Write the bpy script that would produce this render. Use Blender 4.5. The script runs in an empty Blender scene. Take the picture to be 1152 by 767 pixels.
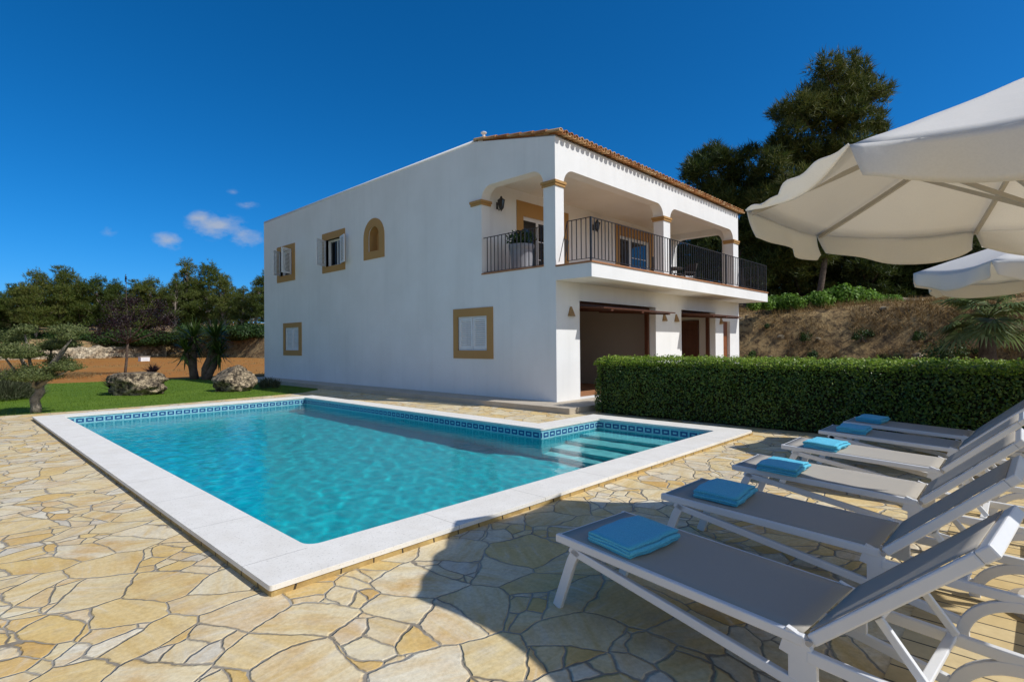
import bpy, bmesh, math, random
import numpy as np
from mathutils import Vector, Matrix, noise as mnoise

random.seed(7)
RNG = np.random.default_rng(11)
PI = math.pi
R = math.radians
scene = bpy.context.scene
COL = scene.collection

# ------------------------------------------------------------------ camera
CAM = Vector((-1.292, -3.127, 1.42))
YAW, PITCH, ROLL = R(43.566), R(0.346), R(-0.423)
fwd = Vector((math.cos(YAW) * math.cos(PITCH), math.sin(YAW) * math.cos(PITCH), math.sin(PITCH)))
rgt = Vector((math.sin(YAW), -math.cos(YAW), 0))
upv = rgt.cross(fwd)
r2 = rgt * math.cos(ROLL) + upv * math.sin(ROLL)
u2 = -rgt * math.sin(ROLL) + upv * math.cos(ROLL)
cd = bpy.data.cameras.new('camera')
cam = bpy.data.objects.new('camera', cd)
COL.objects.link(cam)
cam.matrix_world = Matrix(((r2.x, u2.x, -fwd.x, CAM.x), (r2.y, u2.y, -fwd.y, CAM.y),
                           (r2.z, u2.z, -fwd.z, CAM.z), (0, 0, 0, 1)))
cd.sensor_width = 36
cd.lens = 615.384 / 1152 * 36
cd.clip_start = 0.05
cd.clip_end = 3000
scene.camera = cam
FH = Vector((math.cos(YAW), math.sin(YAW), 0))


def spot(col, depth, z=0.0):
    """A place on the land: bearing column of the survey photo (0..1152) and metres ahead."""
    p = CAM + FH * depth + rgt * (depth * (col - 576) / 615.384)
    return Vector((p.x, p.y, z))


def high(row, depth):
    return CAM.z + (381.0 - row) / 615.384 * depth


# ------------------------------------------------------------------ materials
def new_mat(name):
    m = bpy.data.materials.new(name)
    m.use_nodes = True
    nt = m.node_tree
    for n in list(nt.nodes):
        nt.nodes.remove(n)
    out = nt.nodes.new('ShaderNodeOutputMaterial')
    return m, nt, out


def N(nt, kind, **kw):
    n = nt.nodes.new(kind)
    for k, v in kw.items():
        if k.startswith('i_'):
            n.inputs[k[2:].replace('_', ' ')].default_value = v
        else:
            setattr(n, k, v)
    return n


def L(nt, a, b):
    nt.links.new(a, b)


def ramp(nt, fac, stops, interp='LINEAR'):
    r = nt.nodes.new('ShaderNodeValToRGB')
    r.color_ramp.interpolation = interp
    els = r.color_ramp.elements
    while len(els) < len(stops):
        els.new(0.5)
    for e, (p, c) in zip(els, stops):
        e.position = p
        e.color = (c[0], c[1], c[2], 1)
    nt.links.new(fac, r.inputs[0])
    return r.outputs[0]


def mixc(nt, fac, a, b, blend='MIX'):
    m = nt.nodes.new('ShaderNodeMix')
    m.data_type = 'RGBA'
    m.blend_type = blend
    for sock, val in ((m.inputs[0], fac), (m.inputs[6], a), (m.inputs[7], b)):
        if isinstance(val, bpy.types.NodeSocket):
            nt.links.new(val, sock)
        elif isinstance(val, (int, float)):
            sock.default_value = val
        else:
            sock.default_value = (*val[:3], 1)
    return m.outputs[2]


def mth(nt, op, a, b=None, c=None, clamp=False):
    m = nt.nodes.new('ShaderNodeMath')
    m.operation = op
    m.use_clamp = clamp
    for i, v in enumerate((a, b, c)):
        if v is None:
            continue
        if isinstance(v, bpy.types.NodeSocket):
            nt.links.new(v, m.inputs[i])
        else:
            m.inputs[i].default_value = v
    return m.outputs[0]


def coords(nt):
    return nt.nodes.new('ShaderNodeTexCoord').outputs['Object']


def noise_n(nt, vec, scale, detail=4, rough=0.55, out='Fac'):
    n = N(nt, 'ShaderNodeTexNoise')
    n.inputs['Scale'].default_value = scale
    n.inputs['Detail'].default_value = detail
    n.inputs['Roughness'].default_value = rough
    L(nt, vec, n.inputs['Vector'])
    return n.outputs[out]


def bump(nt, height, strength=0.3, dist=0.01):
    b = N(nt, 'ShaderNodeBump')
    b.inputs['Strength'].default_value = strength
    b.inputs['Distance'].default_value = dist
    L(nt, height, b.inputs['Height'])
    return b.outputs[0]


def principled(nt, out, color, rough=0.6, normal=None, spec=0.4, metal=0.0):
    p = N(nt, 'ShaderNodeBsdfPrincipled')
    for sock, val in (('Base Color', color), ('Roughness', rough), ('Specular IOR Level', spec), ('Metallic', metal)):
        if isinstance(val, bpy.types.NodeSocket):
            L(nt, val, p.inputs[sock])
        elif isinstance(val, (int, float)):
            p.inputs[sock].default_value = val
        else:
            p.inputs[sock].default_value = (*val[:3], 1)
    if normal is not None:
        L(nt, normal, p.inputs['Normal'])
    L(nt, p.outputs[0], out.inputs[0])
    return p


def simple(name, c1, c2=None, scale=6.0, rough=0.6, bump_s=0.0, bump_scale=None, spec=0.4, metal=0.0, dist=0.01):
    m, nt, out = new_mat(name)
    v = coords(nt)
    c2 = c2 or tuple(x * 0.85 for x in c1)
    f = noise_n(nt, v, scale, 6, 0.6)
    col = ramp(nt, f, [(0.3, c1), (0.7, c2)])
    nrm = None
    if bump_s:
        nrm = bump(nt, noise_n(nt, v, bump_scale or scale * 4, 5, 0.6), bump_s, dist)
    principled(nt, out, col, rough, nrm, spec, metal)
    return m


def leafmat(name, cols, transl=0.3, clump=1.2, rough=0.55, spec=0.3):
    """Foliage: every leaf its own tone, bigger patches of another green, and light through the leaf."""
    m, nt, out = new_mat(name)
    g = nt.nodes.new('ShaderNodeNewGeometry')
    oi = nt.nodes.new('ShaderNodeObjectInfo')
    v = coords(nt)
    n = noise_n(nt, v, clump, 3, 0.5)
    f = mth(nt, 'ADD', mth(nt, 'MULTIPLY', g.outputs['Random Per Island'], 0.55), mth(nt, 'MULTIPLY', n, 0.45))
    f = mth(nt, 'ADD', f, mth(nt, 'MULTIPLY', mth(nt, 'SUBTRACT', oi.outputs['Random'], 0.5), 0.25), clamp=True)
    k = len(cols)
    col = ramp(nt, f, [(0.15 + 0.7 * i / max(1, k - 1), c) for i, c in enumerate(cols)])
    p = N(nt, 'ShaderNodeBsdfPrincipled')
    p.inputs['Roughness'].default_value = rough
    p.inputs['Specular IOR Level'].default_value = spec
    L(nt, col, p.inputs['Base Color'])
    t = N(nt, 'ShaderNodeBsdfTranslucent')
    L(nt, col, t.inputs['Color'])
    mx = N(nt, 'ShaderNodeMixShader')
    mx.inputs[0].default_value = transl
    L(nt, p.outputs[0], mx.inputs[1])
    L(nt, t.outputs[0], mx.inputs[2])
    L(nt, mx.outputs[0], out.inputs[0])
    return m


def mat_paving():
    m, nt, out = new_mat('flagstone')
    v = coords(nt)
    wn = N(nt, 'ShaderNodeTexNoise', noise_dimensions='2D')
    wn.inputs['Scale'].default_value = 0.9
    wn.inputs['Detail'].default_value = 1.0
    L(nt, v, wn.inputs['Vector'])
    w1 = N(nt, 'ShaderNodeVectorMath', operation='SUBTRACT')
    L(nt, wn.outputs['Color'], w1.inputs[0])
    w1.inputs[1].default_value = (0.5, 0.5, 0.5)
    w1s = N(nt, 'ShaderNodeVectorMath', operation='SCALE')
    w1s.inputs['Scale'].default_value = 0.5
    L(nt, w1.outputs[0], w1s.inputs[0])
    wn2 = N(nt, 'ShaderNodeTexNoise', noise_dimensions='2D')
    wn2.inputs['Scale'].default_value = 7.0
    wn2.inputs['Detail'].default_value = 3.0
    L(nt, v, wn2.inputs['Vector'])
    w2 = N(nt, 'ShaderNodeVectorMath', operation='SUBTRACT')
    L(nt, wn2.outputs['Color'], w2.inputs[0])
    w2.inputs[1].default_value = (0.5, 0.5, 0.5)
    w2s = N(nt, 'ShaderNodeVectorMath', operation='SCALE')
    w2s.inputs['Scale'].default_value = 0.05
    L(nt, w2.outputs[0], w2s.inputs[0])
    a = N(nt, 'ShaderNodeVectorMath', operation='ADD')
    L(nt, v, a.inputs[0]); L(nt, w1s.outputs[0], a.inputs[1])
    b = N(nt, 'ShaderNodeVectorMath', operation='ADD')
    L(nt, a.outputs[0], b.inputs[0]); L(nt, w2s.outputs[0], b.inputs[1])
    vv = b.outputs[0]
    def cells(scale):
        ed = N(nt, 'ShaderNodeTexVoronoi', voronoi_dimensions='2D', feature='DISTANCE_TO_EDGE')
        f1 = N(nt, 'ShaderNodeTexVoronoi', voronoi_dimensions='2D', feature='F1')
        for q in (ed, f1):
            q.inputs['Scale'].default_value = scale
            q.inputs['Randomness'].default_value = 1.0
            L(nt, vv, q.inputs['Vector'])
        sp = N(nt, 'ShaderNodeSeparateColor')
        L(nt, f1.outputs['Color'], sp.inputs[0])
        return mth(nt, 'DIVIDE', ed.outputs['Distance'], scale), sp.outputs
    # big slabs, some of them broken into smaller pieces
    e1, c1 = cells(2.85)
    e2, c2 = cells(5.0)
    broken = mth(nt, 'GREATER_THAN', c1[0], 0.5)
    e12 = mth(nt, 'MINIMUM', e1, e2)
    edist = mth(nt, 'ADD', mth(nt, 'MULTIPLY', broken, e12), mth(nt, 'MULTIPLY', mth(nt, 'SUBTRACT', 1.0, broken), e1))
    pick = []
    for k in range(3):
        pick.append(mth(nt, 'FRACT', mth(nt, 'ADD', c1[k], mth(nt, 'MULTIPLY', broken, mth(nt, 'MULTIPLY', c2[k], 3.7)))))
    rnd, rnd2, rnd3 = pick
    base = ramp(nt, rnd, [(0.0, (0.74, 0.60, 0.33)), (0.18, (0.80, 0.70, 0.48)), (0.34, (0.74, 0.54, 0.22)),
                          (0.5, (0.80, 0.72, 0.54)), (0.64, (0.66, 0.59, 0.46)), (0.76, (0.78, 0.58, 0.25)), (0.88, (0.70, 0.46, 0.16)), (1.0, (0.82, 0.75, 0.58))])
    # iron staining, offset per stone
    off = N(nt, 'ShaderNodeCombineXYZ')
    L(nt, mth(nt, 'MULTIPLY', rnd2, 40.0), off.inputs[0]); L(nt, mth(nt, 'MULTIPLY', rnd3, 40.0), off.inputs[1])
    ov = N(nt, 'ShaderNodeVectorMath', operation='ADD')
    L(nt, v, ov.inputs[0]); L(nt, off.outputs[0], ov.inputs[1])
    st = noise_n(nt, ov.outputs[0], 2.6, 5, 0.6)
    stf = mth(nt, 'MULTIPLY', ramp(nt, st, [(0.46, (0, 0, 0)), (0.66, (1, 1, 1))]), mth(nt, 'MULTIPLY', rnd2, 0.8))
    col = mixc(nt, stf, base, (0.60, 0.33, 0.075))
    st2 = noise_n(nt, ov.outputs[0], 4.0, 6, 0.65)
    col = mixc(nt, mth(nt, 'MULTIPLY', ramp(nt, st2, [(0.5, (0, 0, 0)), (0.72, (1, 1, 1))]), 0.5), col, (0.42, 0.37, 0.30))
    # sawn-grain streaks, each stone in its own direction
    rot = N(nt, 'ShaderNodeVectorRotate', rotation_type='Z_AXIS')
    L(nt, ov.outputs[0], rot.inputs['Vector']); L(nt, mth(nt, 'MULTIPLY', rnd3, 6.28), rot.inputs['Angle'])
    stm = N(nt, 'ShaderNodeMapping'); stm.inputs['Scale'].default_value = (2.0, 11.0, 1.0)
    L(nt, rot.outputs[0], stm.inputs['Vector'])
    streak = noise_n(nt, stm.outputs[0], 1.0, 5, 0.65)
    col = mixc(nt, mth(nt, 'MULTIPLY', ramp(nt, streak, [(0.48, (0, 0, 0)), (0.68, (1, 1, 1))]), 0.55), col, (0.62, 0.40, 0.11))
    col = mixc(nt, mth(nt, 'MULTIPLY', ramp(nt, streak, [(0.30, (1, 1, 1)), (0.45, (0, 0, 0))]), 0.55), col, (0.76, 0.70, 0.58))
    fine = noise_n(nt, v, 38, 6, 0.7)
    col = mixc(nt, 0.5, col, ramp(nt, fine, [(0.3, (0.55, 0.52, 0.48)), (0.6, (1, 1, 1))]), 'MULTIPLY')
    big = noise_n(nt, v, 0.5, 3, 0.5)
    col = mixc(nt, 0.3, col, ramp(nt, big, [(0.35, (0.72, 0.7, 0.68)), (0.65, (1, 1, 1))]), 'MULTIPLY')
    jw = mth(nt, 'MAXIMUM', 0.0016, mth(nt, 'MULTIPLY', mth(nt, 'SUBTRACT', noise_n(nt, v, 3.2, 3), 0.30), 0.0135))
    jt = mth(nt, 'SUBTRACT', edist, jw)
    joint = mth(nt, 'SMOOTH_MIN', mth(nt, 'MULTIPLY', jt, 260.0, clamp=True), 1.0, 0.1)
    jcol = ramp(nt, noise_n(nt, v, 2.2, 5, 0.65), [(0.32, (0.17, 0.135, 0.09)), (0.5, (0.33, 0.285, 0.22)), (0.68, (0.46, 0.42, 0.34))])
    colf = mixc(nt, joint, jcol, col)
    edge = mth(nt, 'MULTIPLY', mth(nt, 'SUBTRACT', edist, jw), 120.0, clamp=True)
    hgt = mth(nt, 'ADD', mth(nt, 'MULTIPLY', edge, 0.75),
              mth(nt, 'ADD', mth(nt, 'MULTIPLY', noise_n(nt, ov.outputs[0], 6, 6, 0.6), 0.45), mth(nt, 'MULTIPLY', fine, 0.12)))
    nrm = bump(nt, hgt, 0.8, 0.016)
    principled(nt, out, colf, 0.72, nrm, 0.3)
    return m


def mat_slabs():
    """Long narrow slabs of the same stone, laid side by side."""
    m, nt, out = new_mat('narrow_slabs')
    v = coords(nt)
    mp = N(nt, 'ShaderNodeMapping')
    mp.inputs['Rotation'].default_value = (0, 0, R(90))
    L(nt, v, mp.inputs['Vector'])
    br = N(nt, 'ShaderNodeTexBrick')
    br.inputs['Scale'].default_value = 1.0
    br.inputs['Brick Width'].default_value = 1.3
    br.inputs['Row Height'].default_value = 0.145
    br.inputs['Mortar Size'].default_value = 0.006
    br.inputs['Mortar Smooth'].default_value = 0.2
    br.inputs['Color1'].default_value = (0.66, 0.53, 0.30, 1)
    br.inputs['Color2'].default_value = (0.60, 0.44, 0.20, 1)
    br.inputs['Mortar'].default_value = (0.10, 0.085, 0.06, 1)
    L(nt, mp.outputs[0], br.inputs['Vector'])
    fine = noise_n(nt, v, 14, 6, 0.65)
    col = mixc(nt, 0.4, br.outputs['Color'], ramp(nt, fine, [(0.3, (0.6, 0.55, 0.5)), (0.7, (1, 1, 1))]), 'MULTIPLY')
    h = mth(nt, 'ADD', mth(nt, 'MULTIPLY', mth(nt, 'SUBTRACT', 1.0, br.outputs['Fac']), 0.8), mth(nt, 'MULTIPLY', fine, 0.2))
    principled(nt, out, col, 0.7, bump(nt, h, 0.6, 0.01), 0.3)
    return m


def mat_coping():
    m, nt, out = new_mat('white_coping_stone')
    v = coords(nt)
    sx = N(nt, 'ShaderNodeSeparateXYZ'); L(nt, v, sx.inputs[0])

    def seam(s):
        fr = mth(nt, 'FRACT', mth(nt, 'MULTIPLY', mth(nt, 'ADD', s, 0.093), 1.0))
        d = mth(nt, 'ABSOLUTE', mth(nt, 'SUBTRACT', fr, 0.5))
        return mth(nt, 'LESS_THAN', d, 0.0035)
    # joints run across the border: which axis they follow depends on which side of the pool
    x, y = sx.outputs[0], sx.outputs[1]
    side = mth(nt, 'MAXIMUM', mth(nt, 'LESS_THAN', x, 0.42), mth(nt, 'MULTIPLY', mth(nt, 'GREATER_THAN', x, 5.38), mth(nt, 'MULTIPLY', mth(nt, 'LESS_THAN', x, 5.9), mth(nt, 'GREATER_THAN', y, 2.6))))
    jt = mth(nt, 'ADD', mth(nt, 'MULTIPLY', side, seam(y)), mth(nt, 'MULTIPLY', mth(nt, 'SUBTRACT', 1.0, side), seam(x)))
    n1 = noise_n(nt, v, 5, 6, 0.65)
    n2 = noise_n(nt, v, 60, 5, 0.7)
    col = ramp(nt, n1, [(0.3, (0.80, 0.765, 0.70)), (0.7, (0.71, 0.67, 0.60))])
    col = mixc(nt, ramp(nt, n2, [(0.34, (1, 1, 1)), (0.43, (0, 0, 0))]), col, (0.50, 0.47, 0.42))
    col = mixc(nt, mth(nt, 'MULTIPLY', ramp(nt, noise_n(nt, v, 1.4, 5, 0.6), [(0.55, (0, 0, 0)), (0.75, (1, 1, 1))]), 0.35), col, (0.60, 0.54, 0.44))
    col = mixc(nt, mth(nt, 'MULTIPLY', jt, 0.75), col, (0.36, 0.33, 0.29))
    h = mth(nt, 'SUBTRACT', mth(nt, 'ADD', mth(nt, 'MULTIPLY', n2, 0.4), mth(nt, 'MULTIPLY', n1, 0.5)), mth(nt, 'MULTIPLY', jt, 0.5))
    principled(nt, out, col, 0.75, bump(nt, h, 0.35, 0.004), 0.3)
    return m


def mat_render(name, base=(0.80, 0.795, 0.785), dirt=0.12):
    """White rendered masonry with faint trowelling and weathering streaks."""
    m, nt, out = new_mat(name)
    v = coords(nt)
    n1 = noise_n(nt, v, 0.7, 5, 0.6)
    mp = N(nt, 'ShaderNodeMapping'); mp.inputs['Scale'].default_value = (3.5, 3.5, 0.25)
    L(nt, v, mp.inputs['Vector'])
    n2 = noise_n(nt, mp.outputs[0], 1.0, 5, 0.6)
    d = tuple(x * y for x, y in zip(base, (0.86, 0.855, 0.84)))
    col = mixc(nt, ramp(nt, n1, [(0.35, (0, 0, 0)), (0.75, (0.7, 0.7, 0.7))]), base, d)
    col = mixc(nt, mth(nt, 'MULTIPLY', ramp(nt, n2, [(0.5, (0, 0, 0)), (0.8, (1, 1, 1))]), dirt * 3), col, tuple(x * 0.8 for x in base))
    h = mth(nt, 'ADD', mth(nt, 'MULTIPLY', noise_n(nt, v, 3.5, 4), 0.5), mth(nt, 'MULTIPLY', noise_n(nt, v, 45, 5, 0.6), 0.25))
    principled(nt, out, col, 0.85, bump(nt, h, 0.25, 0.02), 0.2)
    return m


def mat_pool():
    m, nt, out = new_mat('pool_mosaic')
    v = coords(nt)
    br = N(nt, 'ShaderNodeTexBrick', offset=0.0)
    br.inputs['Scale'].default_value = 1.0
    br.inputs['Brick Width'].default_value = 0.05
    br.inputs['Row Height'].default_value = 0.05
    br.inputs['Mortar Size'].default_value = 0.002
    br.inputs['Color1'].default_value = (0.004, 0.66, 0.72, 1)
    br.inputs['Color2'].default_value = (0.003, 0.56, 0.64, 1)
    br.inputs['Mortar'].default_value = (0.03, 0.62, 0.66, 1)
    L(nt, v, br.inputs['Vector'])
    col = mixc(nt, 0.3, br.outputs['Color'], ramp(nt, noise_n(nt, v, 1.5, 5, 0.6), [(0.3, (0.7, 0.8, 0.85)), (0.7, (1, 1, 1))]), 'MULTIPLY')
    principled(nt, out, col, 0.4, None, 0.4)
    return m


def mat_tileband():
    """Waterline band: navy squares with a pale heart between turquoise mosaic rows."""
    m, nt, out = new_mat('waterline_tiles')
    v = coords(nt)
    s = N(nt, 'ShaderNodeSeparateXYZ'); L(nt, v, s.inputs[0])
    u = mth(nt, 'ADD', s.outputs[0], s.outputs[1])
    fu = mth(nt, 'FRACT', mth(nt, 'DIVIDE', u, 0.16))
    du = mth(nt, 'ABSOLUTE', mth(nt, 'SUBTRACT', fu, 0.5))
    dz = mth(nt, 'ABSOLUTE', mth(nt, 'ADD', s.outputs[2], 0.045))
    inb = mth(nt, 'MULTIPLY', mth(nt, 'LESS_THAN', du, 0.40), mth(nt, 'LESS_THAN', dz, 0.042))
    hole = mth(nt, 'MULTIPLY', mth(nt, 'LESS_THAN', du, 0.20), mth(nt, 'LESS_THAN', dz, 0.014))
    mask = mth(nt, 'MULTIPLY', inb, mth(nt, 'SUBTRACT', 1.0, hole))
    n = noise_n(nt, v, 30, 3)
    blue = ramp(nt, n, [(0.3, (0.010, 0.045, 0.16)), (0.7, (0.02, 0.10, 0.26))])
    base = ramp(nt, n, [(0.3, (0.16, 0.44, 0.52)), (0.7, (0.30, 0.56, 0.62))])
    principled(nt, out, mixc(nt, mask, base, blue), 0.2, None, 0.5)
    return m


def mat_water():
    m, nt, out = new_mat('pool_water')
    v = coords(nt)
    g = N(nt, 'ShaderNodeBsdfRefraction')
    g.inputs['IOR'].default_value = 1.33
    g.inputs['Roughness'].default_value = 0.0
    g.inputs['Color'].default_value = WATER_TINT
    gl = N(nt, 'ShaderNodeBsdfGlossy')
    gl.inputs['Roughness'].default_value = 0.02
    gl.inputs['Color'].default_value = (1, 1, 1, 1)
    h = mth(nt, 'ADD', noise_n(nt, v, 3.0, 3, 0.5), mth(nt, 'MULTIPLY', noise_n(nt, v, 12, 4, 0.6), 0.35))
    nb = bump(nt, h, 0.3, 0.03)
    L(nt, nb, gl.inputs['Normal'])
    fr = N(nt, 'ShaderNodeFresnel'); fr.inputs['IOR'].default_value = 1.24
    L(nt, nb, fr.inputs['Normal'])
    m2 = N(nt, 'ShaderNodeMixShader')
    L(nt, fr.outputs[0], m2.inputs[0]); L(nt, g.outputs[0], m2.inputs[1]); L(nt, gl.outputs[0], m2.inputs[2])
    L(nt, m2.outputs[0], out.inputs[0])
    return m


WATER_TINT = (0.52, 0.96, 0.97, 1)


def mat_fabric(name, c, transl=0.0, weave=260, rough=0.8):
    m, nt, out = new_mat(name)
    v = coords(nt)
    w = noise_n(nt, v, weave, 2, 0.5)
    c2 = tuple(x * 0.965 for x in c)
    col = mixc(nt, ramp(nt, w, [(0.35, (0, 0, 0)), (0.65, (1, 1, 1))]), c2, c)
    col = mixc(nt, 0.25, col, ramp(nt, noise_n(nt, v, 2.5, 4), [(0.3, (0.9, 0.9, 0.9)), (0.7, (1, 1, 1))]), 'MULTIPLY')
    wr = mth(nt, 'ADD', noise_n(nt, v, 5, 4, 0.6), mth(nt, 'MULTIPLY', w, 0.02))
    nb = bump(nt, wr, 0.2, 0.02)
    p = principled(nt, out, col, rough, nb, 0.2)
    if transl:
        t = N(nt, 'ShaderNodeBsdfTranslucent')
        L(nt, mixc(nt, 1.0, col, (1.0, 0.96, 0.90), 'MULTIPLY'), t.inputs['Color'])
        mx = N(nt, 'ShaderNodeMixShader'); mx.inputs[0].default_value = transl
        L(nt, p.outputs[0], mx.inputs[1]); L(nt, t.outputs[0], mx.inputs[2])
        L(nt, mx.outputs[0], out.inputs[0])
    return m


def mat_towel():
    m, nt, out = new_mat('blue_terry')
    v = coords(nt)
    a = noise_n(nt, v, 180, 3, 0.6)
    b = noise_n(nt, v, 14, 4, 0.6)
    col = ramp(nt, a, [(0.3, (0.07, 0.40, 0.58)), (0.7, (0.14, 0.58, 0.76))])
    nb = bump(nt, mth(nt, 'ADD', a, mth(nt, 'MULTIPLY', b, 2.0)), 0.6, 0.006)
    p = principled(nt, out, col, 0.95, nb, 0.1)
    p.inputs['Sheen Weight'].default_value = 0.15
    return m


def mat_wood(name, c1, c2, scale=(1, 14, 14)):
    m, nt, out = new_mat(name)
    v = coords(nt)
    mp = N(nt, 'ShaderNodeMapping'); mp.inputs['Scale'].default_value = scale
    L(nt, v, mp.inputs['Vector'])
    f = noise_n(nt, mp.outputs[0], 2.0, 6, 0.6)
    col = ramp(nt, f, [(0.3, c1), (0.7, c2)])
    principled(nt, out, col, 0.45, bump(nt, f, 0.2, 0.005), 0.4)
    return m


def mat_rock(name, pale, mid, dark, scale=2.0):
    m, nt, out = new_mat(name)
    v = coords(nt)
    a = noise_n(nt, v, scale, 8, 0.65)
    b = noise_n(nt, v, scale * 3.5, 8, 0.7)
    vo = N(nt, 'ShaderNodeTexVoronoi', feature='DISTANCE_TO_EDGE'); vo.inputs['Scale'].default_value = scale * 2.2
    wv = N(nt, 'ShaderNodeVectorMath', operation='ADD')
    L(nt, v, wv.inputs[0])
    nn = N(nt, 'ShaderNodeTexNoise'); nn.inputs['Scale'].default_value = scale * 2
    L(nt, v, nn.inputs['Vector']); L(nt, nn.outputs['Color'], wv.inputs[1])
    L(nt, wv.outputs[0], vo.inputs['Vector'])
    col = ramp(nt, a, [(0.25, dark), (0.45, mid), (0.62, pale)])
    col = mixc(nt, ramp(nt, b, [(0.42, (1, 1, 1)), (0.55, (0, 0, 0))]), col, dark)
    crack = mth(nt, 'MULTIPLY', vo.outputs['Distance'], 14.0, clamp=True)
    col = mixc(nt, mth(nt, 'MULTIPLY', mth(nt, 'SUBTRACT', 1.0, crack), 0.6), col, tuple(x * 0.5 for x in dark))
    h = mth(nt, 'ADD', mth(nt, 'ADD', a, mth(nt, 'MULTIPLY', b, 0.6)), mth(nt, 'MULTIPLY', crack, 0.4))
    principled(nt, out, col, 0.9, bump(nt, h, 0.9, 0.08), 0.2)
    return m


M = {}
M['paving'] = mat_paving()
M['slabs'] = mat_slabs()
M['coping'] = mat_coping()
def mat_course():
    m, nt, out = new_mat('ochre_stone_course')
    v = coords(nt)
    s = N(nt, 'ShaderNodeSeparateXYZ'); L(nt, v, s.inputs[0])
    u = mth(nt, 'ADD', mth(nt, 'ADD', s.outputs[0], s.outputs[1]), mth(nt, 'MULTIPLY', noise_n(nt, v, 0.9, 1), 0.5))
    fr = mth(nt, 'ABSOLUTE', mth(nt, 'SUBTRACT', mth(nt, 'FRACT', mth(nt, 'DIVIDE', u, 0.26)), 0.5))
    j = mth(nt, 'LESS_THAN', fr, 0.025)
    col = ramp(nt, noise_n(nt, v, 9, 6, 0.6), [(0.3, (0.52, 0.37, 0.15)), (0.7, (0.32, 0.21, 0.08))])
    principled(nt, out, mixc(nt, j, col, (0.06, 0.045, 0.03)), 0.8, bump(nt, noise_n(nt, v, 30, 5), 0.5, 0.01), 0.2)
    return m


M['brickcourse'] = mat_course()
M['wall'] = mat_render('white_render')
M['inner'] = mat_render('pale_inner_plaster', (0.80, 0.77, 0.71), 0.03)
M['ochre'] = mat_render('ochre_render', (0.45, 0.26, 0.10), 0.08)
M['pool'] = mat_pool()
M['band'] = mat_tileband()
M['water'] = mat_water()
M['terrace'] = simple('terrace_concrete', (0.52, 0.45, 0.36), (0.42, 0.36, 0.28), 2.5, 0.85, 0.4, 20)
M['terracotta'] = simple('terracotta', (0.42, 0.20, 0.09), (0.30, 0.13, 0.06), 6, 0.75, 0.3, 25)
M['tile'] = None
M['white_metal'] = simple('white_lacquer', (0.74, 0.74, 0.74), (0.68, 0.68, 0.68), 4, 0.35, 0.05, 60, 0.5)
M['shutter'] = simple('white_shutter_paint', (0.74, 0.75, 0.76), (0.66, 0.67, 0.69), 5, 0.45)
M['black_iron'] = simple('black_iron', (0.018, 0.018, 0.02), (0.03, 0.028, 0.026), 12, 0.5, 0.1, 40)
M['glass'] = None
M['dark_wood'] = mat_wood('dark_stained_wood', (0.07, 0.022, 0.010), (0.12, 0.042, 0.018), (10, 10, 1))
M['red_wood'] = mat_wood('red_stained_wood', (0.17, 0.05, 0.018), (0.26, 0.09, 0.03), (10, 10, 1))
M['seat_fabric'] = mat_fabric('taupe_mesh_fabric', (0.43, 0.395, 0.34), 0.06)
M['canopy'] = mat_fabric('cream_canvas', (0.92, 0.905, 0.87), 0.38, 120, 0.85)
M['rib'] = simple('pale_rib_metal', (0.50, 0.47, 0.42), (0.44, 0.41, 0.37), 5, 0.45)
M['towel'] = mat_towel()
M['bark'] = simple('grey_brown_bark', (0.17, 0.13, 0.10), (0.07, 0.05, 0.04), 7, 0.9, 0.8, 18, 0.2, 0, 0.05)
M['bark_pale'] = simple('pale_pine_bark', (0.36, 0.31, 0.26), (0.20, 0.16, 0.13), 3, 0.9, 0.6, 10, 0.2)
M['bark_olive'] = simple('weathered_trunk_bark', (0.36, 0.31, 0.25), (0.12, 0.10, 0.08), 9, 0.9, 0.9, 25, 0.2, 0, 0.04)
M['boulder'] = mat_rock('limestone_boulder', (0.52, 0.41, 0.27), (0.34, 0.265, 0.175), (0.07, 0.055, 0.04), 2.0)
M['stonewall'] = mat_rock('pale_limestone_rubble', (0.62, 0.53, 0.38), (0.46, 0.37, 0.25), (0.16, 0.13, 0.09), 0.8)
M['loggia_tile'] = simple('pale_clay_floor', (0.52, 0.37, 0.25), (0.42, 0.28, 0.18), 5, 0.7, 0.2, 20)
M['leather_pot'] = simple('glazed_pot', (0.27, 0.285, 0.32), (0.22, 0.225, 0.25), 4, 0.4)
M['cushion'] = simple('red_cushion', (0.30, 0.03, 0.03), (0.2, 0.02, 0.02), 8, 0.8)
M['wicker'] = simple('dark_wicker', (0.05, 0.035, 0.025), (0.02, 0.015, 0.012), 40, 0.6, 0.5, 80)
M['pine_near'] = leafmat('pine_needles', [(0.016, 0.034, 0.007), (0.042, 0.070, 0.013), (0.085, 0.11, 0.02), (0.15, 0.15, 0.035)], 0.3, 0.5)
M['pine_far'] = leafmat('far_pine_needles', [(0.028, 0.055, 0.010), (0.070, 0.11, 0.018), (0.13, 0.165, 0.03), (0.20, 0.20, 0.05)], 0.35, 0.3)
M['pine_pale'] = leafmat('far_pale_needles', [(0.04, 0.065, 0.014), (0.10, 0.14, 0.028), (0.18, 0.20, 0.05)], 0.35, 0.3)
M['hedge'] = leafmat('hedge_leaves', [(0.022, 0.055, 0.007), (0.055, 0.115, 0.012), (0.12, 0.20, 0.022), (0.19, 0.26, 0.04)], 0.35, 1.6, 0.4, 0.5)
M['hedge_top'] = leafmat('sun_tinted_hedge_leaves', [(0.09, 0.17, 0.012), (0.20, 0.31, 0.025), (0.34, 0.43, 0.06)], 0.4, 1.6, 0.45, 0.3)  # yellow-green that paints sunlight onto the hedge's top and upper front
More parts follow.
